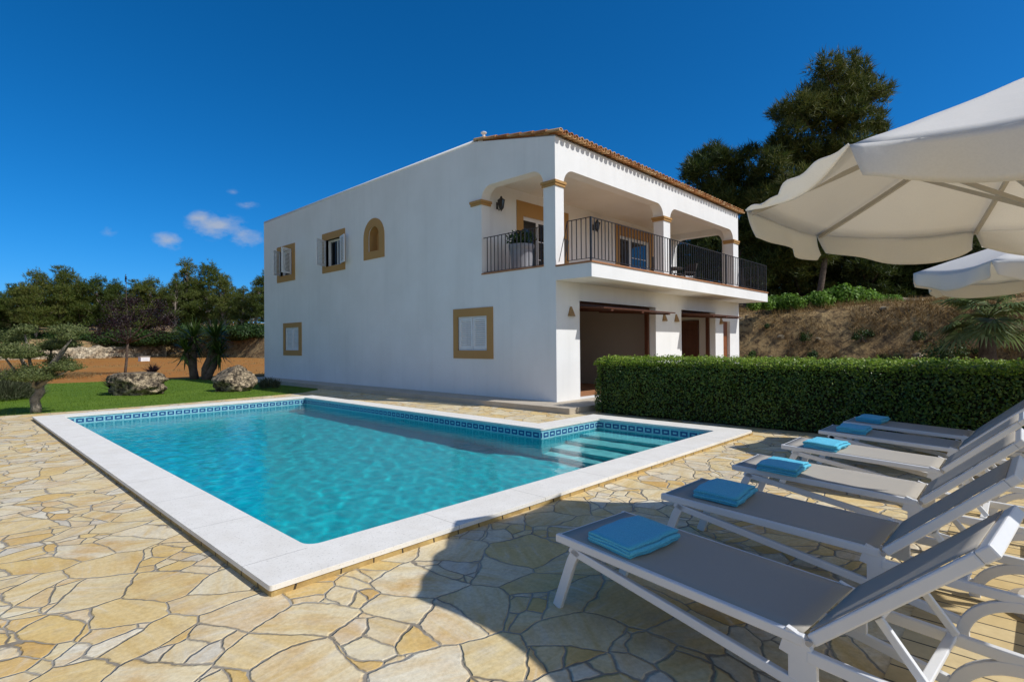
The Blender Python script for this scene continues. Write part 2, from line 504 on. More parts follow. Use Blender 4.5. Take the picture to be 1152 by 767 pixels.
M['shrub'] = leafmat('bright_shrub_leaves', [(0.06, 0.13, 0.015), (0.13, 0.25, 0.03), (0.22, 0.36, 0.05)], 0.4, 0.8)
M['dark_shrub'] = leafmat('dark_shrub_leaves', [(0.014, 0.035, 0.008), (0.035, 0.075, 0.013), (0.07, 0.12, 0.022)], 0.25, 0.6)
M['grey_shrub'] = leafmat('grey_green_sprigs', [(0.05, 0.06, 0.035), (0.10, 0.115, 0.06), (0.16, 0.16, 0.10)], 0.2, 1.5)
M['plum'] = leafmat('plum_leaves', [(0.012, 0.006, 0.010), (0.028, 0.012, 0.016), (0.05, 0.024, 0.026)], 0.15, 1.0)
M['olive'] = leafmat('cloud_pruned_leaves', [(0.04, 0.06, 0.015), (0.10, 0.13, 0.035), (0.20, 0.22, 0.075)], 0.3, 2.5)
M['yucca'] = leafmat('yucca_blades', [(0.02, 0.045, 0.01), (0.05, 0.09, 0.016), (0.13, 0.17, 0.035)], 0.2, 1.2, 0.45, 0.3)
M['palm'] = leafmat('fan_palm_leaves', [(0.08, 0.12, 0.04), (0.19, 0.25, 0.09), (0.33, 0.38, 0.18)], 0.4, 1.2, 0.5, 0.25)
M['dry'] = leafmat('dry_grass', [(0.14, 0.085, 0.033), (0.28, 0.185, 0.075), (0.42, 0.30, 0.13)], 0.2, 0.6)
M['lawn_blade'] = leafmat('lawn_blades', [(0.05, 0.10, 0.008), (0.10, 0.18, 0.016), (0.17, 0.25, 0.035)], 0.25, 0.5)
M['lawn'] = simple('lawn_ground', (0.075, 0.135, 0.012), (0.12, 0.19, 0.02), 0.8, 0.95, 0.6, 40, 0.1)
M['chimney'] = M['shutter']


def mat_field():
    m, nt, out = new_mat('ploughed_earth')
    v = coords(nt)
    a = noise_n(nt, v, 0.12, 6, 0.6)
    b = noise_n(nt, v, 1.6, 6, 0.7)
    mp = N(nt, 'ShaderNodeMapping'); mp.inputs['Scale'].default_value = (0.15, 1.2, 1)
    L(nt, v, mp.inputs['Vector'])
    c = noise_n(nt, mp.outputs[0], 1.0, 5, 0.6)
    col = ramp(nt, b, [(0.3, (0.27, 0.105, 0.022)), (0.7, (0.42, 0.185, 0.05))])
    col = mixc(nt, ramp(nt, a, [(0.45, (0, 0, 0)), (0.7, (0.55, 0.55, 0.55))]), col, (0.30, 0.19, 0.06))
    col = mixc(nt, mth(nt, 'MULTIPLY', ramp(nt, c, [(0.55, (0, 0, 0)), (0.7, (1, 1, 1))]), 0.5), col, (0.20, 0.15, 0.05))
    principled(nt, out, col, 0.95, bump(nt, b, 0.7, 0.1), 0.1)
    return m


def mat_hill():
    m, nt, out = new_mat('dry_bank_earth')
    v = coords(nt)
    a = noise_n(nt, v, 0.5, 7, 0.65)
    b = noise_n(nt, v, 3.0, 7, 0.7)
    col = ramp(nt, a, [(0.3, (0.20, 0.13, 0.065)), (0.5, (0.34, 0.225, 0.105)), (0.7, (0.45, 0.32, 0.155))])
    col = mixc(nt, ramp(nt, b, [(0.47, (0, 0, 0)), (0.6, (0.9, 0.9, 0.9))]), col, (0.085, 0.06, 0.038))
    principled(nt, out, col, 0.95, bump(nt, mth(nt, 'ADD', a, b), 0.9, 0.15), 0.1)
    return m


def mat_tiles():
    m, nt, out = new_mat('clay_roof_tiles')
    g = nt.nodes.new('ShaderNodeNewGeometry')
    v = coords(nt)
    n = noise_n(nt, v, 6, 6, 0.65)
    f = mth(nt, 'ADD', mth(nt, 'MULTIPLY', g.outputs['Random Per Island'], 0.6), mth(nt, 'MULTIPLY', n, 0.4))
    col = ramp(nt, f, [(0.15, (0.26, 0.10, 0.04)), (0.4, (0.46, 0.21, 0.08)), (0.6, (0.55, 0.30, 0.13)), (0.8, (0.58, 0.40, 0.22))])
    col = mixc(nt, ramp(nt, noise_n(nt, v, 14, 5, 0.7), [(0.55, (0, 0, 0)), (0.75, (0.6, 0.6, 0.6))]), col, (0.14, 0.11, 0.08))
    principled(nt, out, col, 0.85, bump(nt, n, 0.4, 0.01), 0.2)
    return m


def mat_glass():
    m, nt, out = new_mat('window_glass')
    principled(nt, out, (0.012, 0.014, 0.018), 0.05, None, 0.6)
    return m


M['field'] = mat_field()
M['hill'] = mat_hill()
M['tile'] = mat_tiles()
M['glass'] = mat_glass()

# ------------------------------------------------------------------ building helpers
ORG = {}


def tag(o, label=None, cat=None, group=None, kind=None):
    if label: o['label'] = label
    if cat: o['category'] = cat
    if group: o['group'] = group
    if kind: o['kind'] = kind
    return o


def thing(name, loc, label=None, cat=None, group=None, rz=0.0):
    o = bpy.data.objects.new(name, None)
    o.empty_display_size = 0.2
    COL.objects.link(o)
    o.location = loc
    o.rotation_euler = (0, 0, rz)
    ORG[o.name] = Vector(loc)
    return tag(o, label, cat, group)


def link_mesh(name, me, parent=None, mats=()):
    for m in mats:
        me.materials.append(m)
    o = bpy.data.objects.new(name, me)
    COL.objects.link(o)
    if parent is not None:
        o.parent = parent
        ORG[o.name] = ORG[parent.name]
    else:
        ORG[o.name] = Vector((0, 0, 0))
    return o


def copy_tree(o, parent=None):
    c = o.copy()
    COL.objects.link(c)
    c.parent = parent
    for ch in list(o.children):
        copy_tree(ch, c)
    return c


class MB:
    """Collects shapes of one part, given in world (or, for copied things, local) coordinates."""

    def __init__(self):
        self.v, self.f, self.m = [], [], []

    def add(self, vs, fs, mi=0):
        o = len(self.v)
        self.v += [tuple(p) for p in vs]
        self.f += [tuple(i + o for i in f) for f in fs]
        self.m += [mi] * len(fs)
        return self

    def box(self, x0, x1, y0, y1, z0, z1, mi=0):
        vs = [(x, y, z) for x in (x0, x1) for y in (y0, y1) for z in (z0, z1)]
        fs = [(0, 1, 3, 2), (4, 6, 7, 5), (0, 4, 5, 1), (2, 3, 7, 6), (0, 2, 6, 4), (1, 5, 7, 3)]
        return self.add(vs, fs, mi)

    def frame_box(self, c, ax, ay, az, hx, hy, hz, mi=0):
        c, ax, ay, az = Vector(c), Vector(ax), Vector(ay), Vector(az)
        vs = [c + ax * (sx * hx) + ay * (sy * hy) + az * (sz * hz) for sx in (-1, 1) for sy in (-1, 1) for sz in (-1, 1)]
        fs = [(0, 1, 3, 2), (4, 6, 7, 5), (0, 4, 5, 1), (2, 3, 7, 6), (0, 2, 6, 4), (1, 5, 7, 3)]
        return self.add(vs, fs, mi)

    def bar(self, p, q, w, h, up=(0, 0, 1), mi=0):
        p, q = Vector(p), Vector(q)
        d = (q - p); ln = d.length; d.normalize()
        s = d.cross(Vector(up))
        if s.length < 1e-5:
            s = d.cross(Vector((1, 0, 0)))
        s.normalize()
        t = s.cross(d)
        return self.frame_box((p + q) / 2, d, s, t, ln / 2, w / 2, h / 2, mi)

    def sweep(self, pts, w, h, side=(1, 0, 0), mi=0):
        """A flat bar (width w along `side`, thickness h) following a path."""
        pts = [Vector(p) for p in pts]
        side = Vector(side).normalized()
        rings = []
        for i, p in enumerate(pts):
            a = pts[max(0, i - 1)]; b = pts[min(len(pts) - 1, i + 1)]
            t = (b - a).normalized()
            n = side.cross(t).normalized()
            rings.append([p + side * (sx * w / 2) + n * (sn * h / 2) for sx, sn in ((-1, -1), (1, -1), (1, 1), (-1, 1))])
        vs = [q for r in rings for q in r]
        fs = []
        for i in range(len(pts) - 1):
            for k in range(4):
                a, b = i * 4 + k, i * 4 + (k + 1) % 4
                fs.append((a, b, b + 4, a + 4))
        fs.append((3, 2, 1, 0)); e = (len(pts) - 1) * 4
        fs.append((e, e + 1, e + 2, e + 3))
        return self.add(vs, fs, mi)

    def tube(self, pts, rad, seg=8, mi=0, cap=True):
        pts = [Vector(p) for p in pts]
        if isinstance(rad, (int, float)):
            rad = [rad] * len(pts)
        vs = []
        prev = None
        for i, p in enumerate(pts):
            a = pts[max(0, i - 1)]; b = pts[min(len(pts) - 1, i + 1)]
            t = (b - a).normalized()
            if prev is None:
                s = t.cross(Vector((0.31, 0.77, 0.13)))
            else:
                s = prev - t * prev.dot(t)
            s.normalize(); prev = s
            n = t.cross(s)
            for k in range(seg):
                an = 2 * PI * k / seg
                vs.append(p + (s * math.cos(an) + n * math.sin(an)) * rad[i])
        fs = []
        for i in range(len(pts) - 1):
            for k in range(seg):
                a, b = i * seg + k, i * seg + (k + 1) % seg
                fs.append((a, b, b + seg, a + seg))
        if cap:
            fs.append(tuple(range(seg))[::-1])
            fs.append(tuple(range((len(pts) - 1) * seg, len(pts) * seg)))
        return self.add(vs, fs, mi)

    def lathe(self, prof, c, seg=16, mi=0):
        c = Vector(c)
        vs = [c + Vector((r * math.cos(2 * PI * k / seg), r * math.sin(2 * PI * k / seg), z)) for r, z in prof for k in range(seg)]
        fs = []
        for i in range(len(prof) - 1):
            for k in range(seg):
                a, b = i * seg + k, i * seg + (k + 1) % seg
                fs.append((a, b, b + seg, a + seg))
        fs.append(tuple(range(seg))[::-1])
        fs.append(tuple(range((len(prof) - 1) * seg, len(prof) * seg)))
        return self.add(vs, fs, mi)

    def slab(self, outer, holes, to3, t0, t1, mi=0, caps=(True, True), sides=True):
        """Flat plate with holes: loops are 2D, to3(u, v, t) maps to space."""
        bm = bmesh.new()
        loops = [outer] + list(holes)
        for lp in loops:
            vs = [bm.verts.new((u, v, 0)) for u, v in lp]
            for i in range(len(vs)):
                bm.edges.new((vs[i], vs[(i + 1) % len(vs)]))
        bm.verts.index_update()
        bmesh.ops.triangle_fill(bm, use_beauty=True, use_dissolve=False, edges=bm.edges[:])
        bm.verts.ensure_lookup_table()
        uv = [(v.co.x, v.co.y) for v in bm.verts]
        tris = [tuple(v.index for v in f.verts) for f in bm.faces]
        bm.free()
        n = len(uv)
        vs = [to3(u, v, t0) for u, v in uv] + [to3(u, v, t1) for u, v in uv]
        fs = []
        if caps[0]: fs += tris
        if caps[1]: fs += [tuple(i + n for i in t[::-1]) for t in tris]
        if sides:
            o = 0
            for lp in loops:
                k = len(lp)
                for i in range(k):
                    a, b = o + i, o + (i + 1) % k
                    fs.append((a, b, b + n, a + n))
                o += k
        return self.add(vs, fs, mi)

    def build(self, name, mats, parent=None, smooth=False, bevel=0.0, local=False, seg=2):
        me = bpy.data.meshes.new(name)
        org = Vector((0, 0, 0))
        if parent is not None and not local:
            org = ORG[parent.name]
        vs = [(p[0] - org.x, p[1] - org.y, p[2] - org.z) for p in self.v]
        me.from_pydata(vs, [], self.f)
        bm = bmesh.new(); bm.from_mesh(me)
        bmesh.ops.recalc_face_normals(bm, faces=bm.faces)
        bm.to_mesh(me); bm.free()
        if not isinstance(mats, (list, tuple)):
            mats = [mats]
        o = link_mesh(name, me, parent, mats)
        if len(mats) > 1:
            me.polygons.foreach_set('material_index', self.m)
        if smooth:
            me.polygons.foreach_set('use_smooth', [True] * len(me.polygons))
        if bevel:
            b = o.modifiers.new('bevel', 'BEVEL')
            b.width = bevel; b.segments = seg; b.limit_method = 'ANGLE'; b.angle_limit = R(40)
            b.harden_normals = False
        return o


def fast_mesh(name, verts, k, mats, parent=None, smooth=False):
    """Many separate k-cornered faces."""
    verts = np.asarray(verts, np.float32).reshape(-1, 3)
    n = len(verts) // k
    me = bpy.data.meshes.new(name)
    me.vertices.add(len(verts)); me.vertices.foreach_set('co', verts.ravel())
    me.loops.add(n * k); me.loops.foreach_set('vertex_index', np.arange(n * k, dtype=np.int32))
    me.polygons.add(n); me.polygons.foreach_set('loop_start', np.arange(0, n * k, k, dtype=np.int32))
    me.update(calc_edges=True)
    me.validate()
    return link_mesh(name, me, parent, mats)


def unit(a):
    return a / np.maximum(np.linalg.norm(a, axis=-1, keepdims=True), 1e-9)


def blades(c, d, length, width, rng):
    """Thin triangles rooted at c pointing along d."""
    n = len(c)
    d = unit(d)
    r = unit(np.cross(d, unit(rng.normal(size=(n, 3)))))
    ln = np.asarray(length).reshape(-1, 1) * np.ones((n, 1))
    w = np.asarray(width).reshape(-1, 1) * np.ones((n, 1))
    return np.stack([c - r * w / 2, c + r * w / 2, c + d * ln], 1).reshape(-1, 3)


def leaves(c, nrm, size, rng, aspect=0.55):
    """Diamond leaves lying roughly across nrm."""
    n = len(c)
    nrm = unit(nrm + rng.normal(size=(n, 3)) * 0.55)
    a = unit(np.cross(nrm, rng.normal(size=(n, 3))))
    b = np.cross(nrm, a)
    s = (np.asarray(size).reshape(-1, 1) * rng.uniform(0.7, 1.25, (n, 1)))
    return np.stack([c - a * s * 0.5, c + b * s * aspect * 0.5 - a * s * 0.05, c + a * s * 0.5, c - b * s * aspect * 0.5 - a * s * 0.05], 1).reshape(-1, 3)


def ball_pts(n, rng, lo=0.5, flat=0.0):
    d = unit(rng.normal(size=(n, 3)))
    if flat:
        d[:, 2] = np.where(d[:, 2] < 0, d[:, 2] * (1 - flat), d[:, 2])
    return d * rng.uniform(lo, 1.0, (n, 1)), d


def pine_crown(clumps, rng, per_m2=9.0, nb=6, length=0.36, width=0.035, flat=0.5, thr=-0.22, nf=1.6):
    vs = []
    for c, r in clumps:
        r = np.asarray(r, float)
        area = 4 * PI * (r[0] * r[1] * r[2]) ** (2 / 3)
        n = max(10, int(area * per_m2))
        p, d = ball_pts(n, rng, 0.45, flat)
        # ragged: drop tufts by a noise so the clump has gaps
        pos = np.asarray(c) + p * r
        keep = np.array([mnoise.noise(Vector(q * 0.9 / max(0.5, r.mean()) * nf)) > thr for q in pos])
        pos, d = pos[keep], d[keep]
        if not len(pos):
            continue
        pos = np.repeat(pos, nb, 0); d = np.repeat(d, nb, 0)
        dirs = d * 0.7 + np.array([0, 0, 0.55]) + rng.normal(size=pos.shape) * 0.75
        vs.append(blades(pos + rng.normal(size=pos.shape) * 0.05, dirs, length * rng.uniform(0.6, 1.2, len(pos)), width, rng))
    return np.concatenate(vs)


# ------------------------------------------------------------------ light, sky
SUN = Vector((0.38, -0.97, 1.10)).normalized()
sl = bpy.data.lights.new('sun', 'SUN')
sl.energy = 4.0
sl.angle = R(0.53)
sl.cycles.is_caustics_light = True
sl.color = (1.0, 0.975, 0.925)
so = bpy.data.objects.new('sun', sl)
COL.objects.link(so)
so.rotation_euler = SUN.to_track_quat('Z', 'Y').to_euler()
so.location = (10, -20, 30)

FILL_SKY_GAIN = 1.12  # extra brightness of the unseen sky, added to lift the shade
SKY_M = (0.90, 0.49, 0.645, 1.12)
world = bpy.data.worlds.new('World')
scene.world = world
world.use_nodes = True
wt = world.node_tree
for n in list(wt.nodes):
    wt.nodes.remove(n)
wout = wt.nodes.new('ShaderNodeOutputWorld')
bg = wt.nodes.new('ShaderNodeBackground')
sky = wt.nodes.new('ShaderNodeTexSky')
sky.sky_type = 'NISHITA'
sky.sun_disc = False
sky.sun_elevation = math.asin(SUN.z)
sky.sun_rotation = math.atan2(SUN.x, SUN.y)
sky.altitude = 600
sky.air_density = 0.9
sky.dust_density = 0.6
sky.ozone_density = 3.0
# the deep, polarised blue of the photograph: a colour matrix on the whole sky
sks = N(wt, 'ShaderNodeSeparateColor')
L(wt, sky.outputs[0], sks.inputs[0])
skc = N(wt, 'ShaderNodeCombineColor')
L(wt, mth(wt, 'MAXIMUM', mth(wt, 'SUBTRACT', mth(wt, 'MULTIPLY', sks.outputs[0], SKY_M[0]), mth(wt, 'MULTIPLY', sks.outputs[1], SKY_M[1])), 0.0), skc.inputs[0])
L(wt, mth(wt, 'MULTIPLY', sks.outputs[1], SKY_M[2]), skc.inputs[1])
L(wt, mth(wt, 'MULTIPLY', sks.outputs[2], SKY_M[3]), skc.inputs[2])
# unseen sky behind the camera, made whiter and brighter as added fill light
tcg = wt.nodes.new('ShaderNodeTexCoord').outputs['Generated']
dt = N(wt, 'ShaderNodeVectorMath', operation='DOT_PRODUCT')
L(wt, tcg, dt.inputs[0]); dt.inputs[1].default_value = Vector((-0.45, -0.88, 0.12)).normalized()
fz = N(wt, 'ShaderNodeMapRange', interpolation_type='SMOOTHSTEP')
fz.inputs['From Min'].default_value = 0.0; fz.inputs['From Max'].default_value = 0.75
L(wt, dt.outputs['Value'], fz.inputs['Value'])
hz_ = N(wt, 'ShaderNodeHueSaturation'); hz_.inputs['Saturation'].default_value = 0.75; hz_.inputs['Value'].default_value = FILL_SKY_GAIN
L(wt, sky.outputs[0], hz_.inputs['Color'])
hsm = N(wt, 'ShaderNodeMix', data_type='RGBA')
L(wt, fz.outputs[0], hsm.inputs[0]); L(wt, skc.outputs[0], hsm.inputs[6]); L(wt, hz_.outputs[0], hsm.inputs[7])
# a few small fair-weather clouds low over the wood
tc = wt.nodes.new('ShaderNodeTexCoord').outputs['Generated']
wn = N(wt, 'ShaderNodeTexNoise'); wn.inputs['Scale'].default_value = 26; wn.inputs['Detail'].default_value = 7; wn.inputs['Roughness'].default_value = 0.62
mpw = N(wt, 'ShaderNodeMapping'); mpw.inputs['Scale'].default_value = (1, 1, 1.9)
L(wt, tc, mpw.inputs['Vector']); L(wt, mpw.outputs[0], wn.inputs['Vector'])
cl = None
for d, sz, amt in (((0.306, 0.932, 0.190), 0.042, 1.0), ((0.345, 0.926, 0.176), 0.030, 0.9), ((0.285, 0.938, 0.200), 0.024, 0.9),
                   ((0.243, 0.956, 0.163), 0.030, 0.75), ((0.343, 0.911, 0.229), 0.020, 0.55), ((0.325, 0.918, 0.245), 0.013, 0.35), ((0.17, 0.97, 0.168), 0.02, 0.3)):
    dv = Vector(d).normalized()
    sub = N(wt, 'ShaderNodeVectorMath', operation='SUBTRACT'); L(wt, tc, sub.inputs[0]); sub.inputs[1].default_value = dv
    mul = N(wt, 'ShaderNodeVectorMath', operation='MULTIPLY'); L(wt, sub.outputs[0], mul.inputs[0]); mul.inputs[1].default_value = (1, 1, 2.0)
    ln = N(wt, 'ShaderNodeVectorMath', operation='LENGTH'); L(wt, mul.outputs[0], ln.inputs[0])
    e = mth(wt, 'MULTIPLY', mth(wt, 'SUBTRACT', 1.0, mth(wt, 'DIVIDE', ln.outputs['Value'], sz * 1.25), clamp=True), amt)
    cl = e if cl is None else mth(wt, 'MAXIMUM', cl, e)
cf = mth(wt, 'SUBTRACT', mth(wt, 'ADD', mth(wt, 'MULTIPLY', cl, 1.15), mth(wt, 'MULTIPLY', wn.outputs['Fac'], 2.0)), 1.22)
cf = mth(wt, 'MULTIPLY', mth(wt, 'MULTIPLY', cf, 1.05, clamp=True), mth(wt, 'MULTIPLY', cl, 3.0, clamp=True))
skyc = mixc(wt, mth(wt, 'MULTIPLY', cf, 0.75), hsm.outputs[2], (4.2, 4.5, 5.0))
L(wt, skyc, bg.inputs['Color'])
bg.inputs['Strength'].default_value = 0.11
L(wt, bg.outputs[0], wout.inputs[0])

scene.view_settings.view_transform = 'Standard'
scene.view_settings.look = 'None'
scene.view_settings.gamma = 1
scene.view_settings.exposure = 0.0
scene.cycles.max_bounces = 12
scene.cycles.diffuse_bounces = 4
scene.cycles.glossy_bounces = 4
scene.cycles.transmission_bounces = 8
scene.cycles.transparent_max_bounces = 12
scene.cycles.sample_clamp_indirect = 6
scene.cycles.caustics_reflective = False
scene.cycles.use_denoising = True


# ------------------------------------------------------------------ pool and paving
def rounded(poly, rad, seg=6):
    out = []
    n = len(poly)
    for i in range(n):
        p = Vector(poly[i]); a = Vector(poly[i - 1]); b = Vector(poly[(i + 1) % n])
        r = rad[i] if isinstance(rad, (list, tuple)) else rad
        if r <= 0:
            out.append(tuple(p)); continue
        u = (a - p).normalized(); w = (b - p).normalized()
        c = p + (u + w) * r
        s = p + u * r; e = p + w * r
        a0 = math.atan2(s.y - c.y, s.x - c.x); a1 = math.atan2(e.y - c.y, e.x - c.x)
        da = (a1 - a0 + PI) % (2 * PI) - PI
        for k in range(seg + 1):
            t = a0 + da * k / seg
            out.append((c.x + r * math.cos(t), c.y + r * math.sin(t)))
    return out


PW, PL = 7.40, 11.175
outer = [(0, 0), (PW, 0), (PW, 3.0), (5.80, 3.0), (5.80, PL), (0, PL)]
inner = [(0.435, 0.435), (6.962, 0.435), (6.962, 2.569), (5.365, 2.569), (5.365, 10.737), (0.435, 10.737)]
basin = [(0.415, 0.415), (6.982, 0.415), (6.982, 2.589), (5.385, 2.589), (5.385, 10.757), (0.415, 10.757)]
flat = lambda u, v, t: (u, v, t)
ro = rounded(outer, [0.02, 0.10, 0.02, 0.02, 0.02, 0.02], 4)
ri = rounded(inner, [0.10, 0.04, 0.04, 0.06, 0.04, 0.04], 6)
rb = rounded(basin, [0.10, 0.02, 0.02, 0.02, 0.02, 0.02], 4)

pool = thing('swimming_pool', (0, 0, 0), 'turquoise swimming pool with broad white stone border and step nook', 'swimming pool')
MB().slab(ro, [ri], flat, 0.036, 0.068).build('coping', M['coping'], pool, bevel=0.010, seg=3)
MB().slab(rounded([(x * 0.998 + 0.007, y * 0.998 + 0.007) for x, y in outer], 0.02, 2), [rb], flat, -0.02, 0.0355).build('stone_course', M['brickcourse'], pool)
b = MB()
k = len(rb)
b.add([(x, y, 0.035) for x, y in rb] + [(x, y, -1.45) for x, y in rb], [(i, (i + 1) % k, (i + 1) % k + k, i + k) for i in range(k)])
b.slab(rb, [], flat, -1.45, -1.46, sides=False, caps=(True, False))
bas = b.build('basin', M['pool'], pool)
bas.cycles.is_caustics_receiver = True
# waterline tile band, a few millimetres proud of the basin wall
b = MB()
tb = rounded([(0.4195, 0.4195), (6.9775, 0.4195), (6.9775, 2.5845), (5.3805, 2.5845), (5.3805, 10.7525), (0.4195, 10.7525)], [0.10, 0.02, 0.02, 0.02, 0.02, 0.02], 4)
k = len(tb)
b.add([(x, y, 0.034) for x, y in tb] + [(x, y, -0.16) for x, y in tb], [(i, (i + 1) % k, (i + 1) % k + k, i + k) for i in range(k)])
b.build('tile_band', M['band'], pool).cycles.is_caustics_receiver = True
M['step'] = simple('pale_step_stone', (0.80, 0.84, 0.84), (0.72, 0.79, 0.80), 8, 0.5)
for i, (x0, z) in enumerate(((6.46, -0.36), (6.04, -0.62), (5.64, -0.88), (5.39, -1.14))):
    x1 = (6.975, 6.458, 6.038, 5.638)[i]
    s = MB().box(x0, x1, 0.422, 2.582, -1.448, z - 0.04).build('step', M['pool'], pool)
    MB().box(x0 - 0.015, x1 - 0.003, 0.424, 2.580, z - 0.039, z).build('tread', M['step'], s, bevel=0.01).cycles.is_caustics_receiver = True
    s.cycles.is_caustics_receiver = True
# underwater lamp on the far long wall
MB().tube([(5.384, 6.4, -0.55), (5.36, 6.4, -0.55)], 0.13, 20).build('underwater_lamp', M['white_metal'], pool, bevel=0.01)

# water body: rippled top, its other faces are buried in the shell
nx, ny = 224, 350
xs = np.linspace(0.38, 7.02, nx); ys = np.linspace(0.38, 10.80, ny)
gx, gy = np.meshgrid(xs, ys)
wz = np.zeros_like(gx)
rw = np.random.default_rng(5)
for i in range(46):
    lam = rw.uniform(0.10, 0.45)
    th = rw.uniform(0, 2 * PI)
    wz += 0.0018 * lam ** 1.1 * np.sin((gx * math.cos(th) + gy * math.sin(th)) * 2 * PI / lam + rw.uniform(0, 6.28)) * 0.34
wv = np.stack([gx, gy, -0.105 + wz], -1).reshape(-1, 3)
faces = []


def in_l(x, y):
    return (x < 5.43) or (y < 2.63)


idx = -np.ones(nx * ny, int)
used = []
for j in range(ny - 1):
    for i in range(nx - 1):
        if in_l((xs[i] + xs[i + 1]) / 2, (ys[j] + ys[j + 1]) / 2):
            a = j * nx + i
            faces.append((a, a + 1, a + nx + 1, a + nx))
bm = bmesh.new()
bv = {}
for f in faces:
    for q in f:
        if q not in bv:
            bv[q] = bm.verts.new(wv[q])
for f in faces:
    bm.faces.new([bv[q] for q in f])
be = [e for e in bm.edges if e.is_boundary]
ex = bmesh.ops.extrude_edge_only(bm, edges=be)
low = [v for v in ex['geom'] if isinstance(v, bmesh.types.BMVert)]
for v in low:
    v.co.z = -1.6
bmesh.ops.contextual_create(bm, geom=[e for e in ex['geom'] if isinstance(e, bmesh.types.BMEdge) and e.is_boundary])
for f in bm.faces:
    f.smooth = abs(f.normal.z) > 0.5 and f.calc_center_median().z > -0.5
bmesh.ops.recalc_face_normals(bm, faces=bm.faces)
me = bpy.data.meshes.new('water')
bm.to_mesh(me); bm.free()
water = link_mesh('water', me, None, [M['water']])
water.cycles.is_caustics_caster = True
tag(water, 'clear turquoise water filling the swimming pool', 'water', kind='structure')

hole = rounded([(0.05, 0.05), (7.35, 0.05), (7.35, 2.95), (5.75, 2.95), (5.75, 11.12), (0.05, 11.12)], 0.02, 1)
lawn_edge = [(-30, 14.0), (-8, 13.0), (-0.4, 12.53), (1.2, 12.33), (2.9, 12.38), (6.3, 12.85), (7.2, 13.6), (7.45, 14.2)]
pv = [(-22, -14), (16, -14), (16, 3.61), (7.47, 3.61), (7.47, 14.2)] + lawn_edge[::-1][1:] + [(-30, -14)]
MB().slab(pv, [hole], flat, 0.0, -0.02, caps=(True, False), sides=False).build('paving', M['paving']); tag(bpy.data.objects['paving'], 'irregular beige and ochre flagstone paving round the pool', 'paving', kind='structure')
sl_ = MB().box(1.1, 15, -9.0, -2.66, 0.001, 0.006).build('slab_strip', M['slabs']); tag(sl_, 'strip of long narrow yellow slabs behind the sun loungers', 'paving', kind='structure')
# concrete base step along the house
st = MB()
st.slab([(7.46, 3.62), (20.5, 3.62), (20.5, 4.90), (8.30, 4.90), (8.30, 20.5), (7.46, 20.5)], [], flat, -0.02, 0.12)
o = st.build('terrace', M['terrace'], None, bevel=0.008); tag(o, 'low concrete terrace step running along the foot of the white house', 'terrace', kind='structure')
g = MB().slab([(-900, -900), (900, -900), (900, 900), (-900, 900)], [hole], flat, -0.05, -0.06, caps=(True, False), sides=False).build('ground', M['hill'])
tag(g, 'dry brown earth beyond the garden', 'ground', kind='structure')
lw = lawn_edge + [(7.46, 14.2), (7.46, 24.4), (2.4, 25.2), (-12, 26.5), (-30, 27)]
o = MB().slab(lw, [], flat, -0.012, -0.02, caps=(True, False), sides=False).build('lawn', M['lawn']); tag(o, 'green mown lawn between the pool and the orange field', 'lawn', kind='structure')
o = MB().slab([(-160, 26.0), (-12, 26.4), (2.4, 25.1), (7.46, 24.3), (25.8, 24.3), (25.8, 88.5), (-160, 88.5)], [], flat, -0.03, -0.04, caps=(True, False), sides=False).build('field', M['field']); tag(o, 'bare orange ploughed field beyond the lawn', 'field', kind='structure')


def inside(poly, x, y):
    c = False
    n = len(poly)
    for i in range(n):
        x0, y0 = poly[i]; x1, y1 = poly[i - 1]
        if (y0 > y) != (y1 > y) and x < (x1 - x0) * (y - y0) / (y1 - y0) + x0:
            c = not c
    return c


p = []
while len(p) < 46000:
    x, y = RNG.uniform(-9, 7.4), RNG.uniform(12.3, 26)
    if inside(lw, x, y):
        p.append((x, y, -0.014))
p = np.array(p)
o = fast_mesh('grass', blades(p, np.array([0, 0, 1.0]) + RNG.normal(size=p.shape) * 0.45, RNG.uniform(0.02, 0.05, len(p)), 0.012, RNG), 3, [M['lawn_blade']])
tag(o, 'short blades of grass covering the lawn', 'grass', kind='stuff')

# ------------------------------------------------------------------ the house
HX, HY = 8.252, 4.583
X = lambda u, v, t: (HX + t, u, v)      # gable wall: u = y, v = z, t inwards
Yf = lambda u, v, t: (u, HY + t, v)     # front wall: u = x, v = z, t inwards
house = thing('white_house', (HX, HY, 0), 'white two-storey house with ochre window surrounds and long covered balcony', 'house')


def rect(a, b, c, d):
    return [(a, c), (b, c), (b, d), (a, d)]


def arch_top(a, b, c, d, r, seg=8):
    out = [(a, c), (b, c)]
    for k in range(seg + 1):
        t = PI / 2 * k / seg
        out.append((b - r + r * math.cos(t), d - r + r * math.sin(t)))
    for k in range(seg + 1):
        t = PI / 2 + PI / 2 * k / seg
        out.append((a + r + r * math.cos(t), d - r + r * math.sin(t)))
    return out


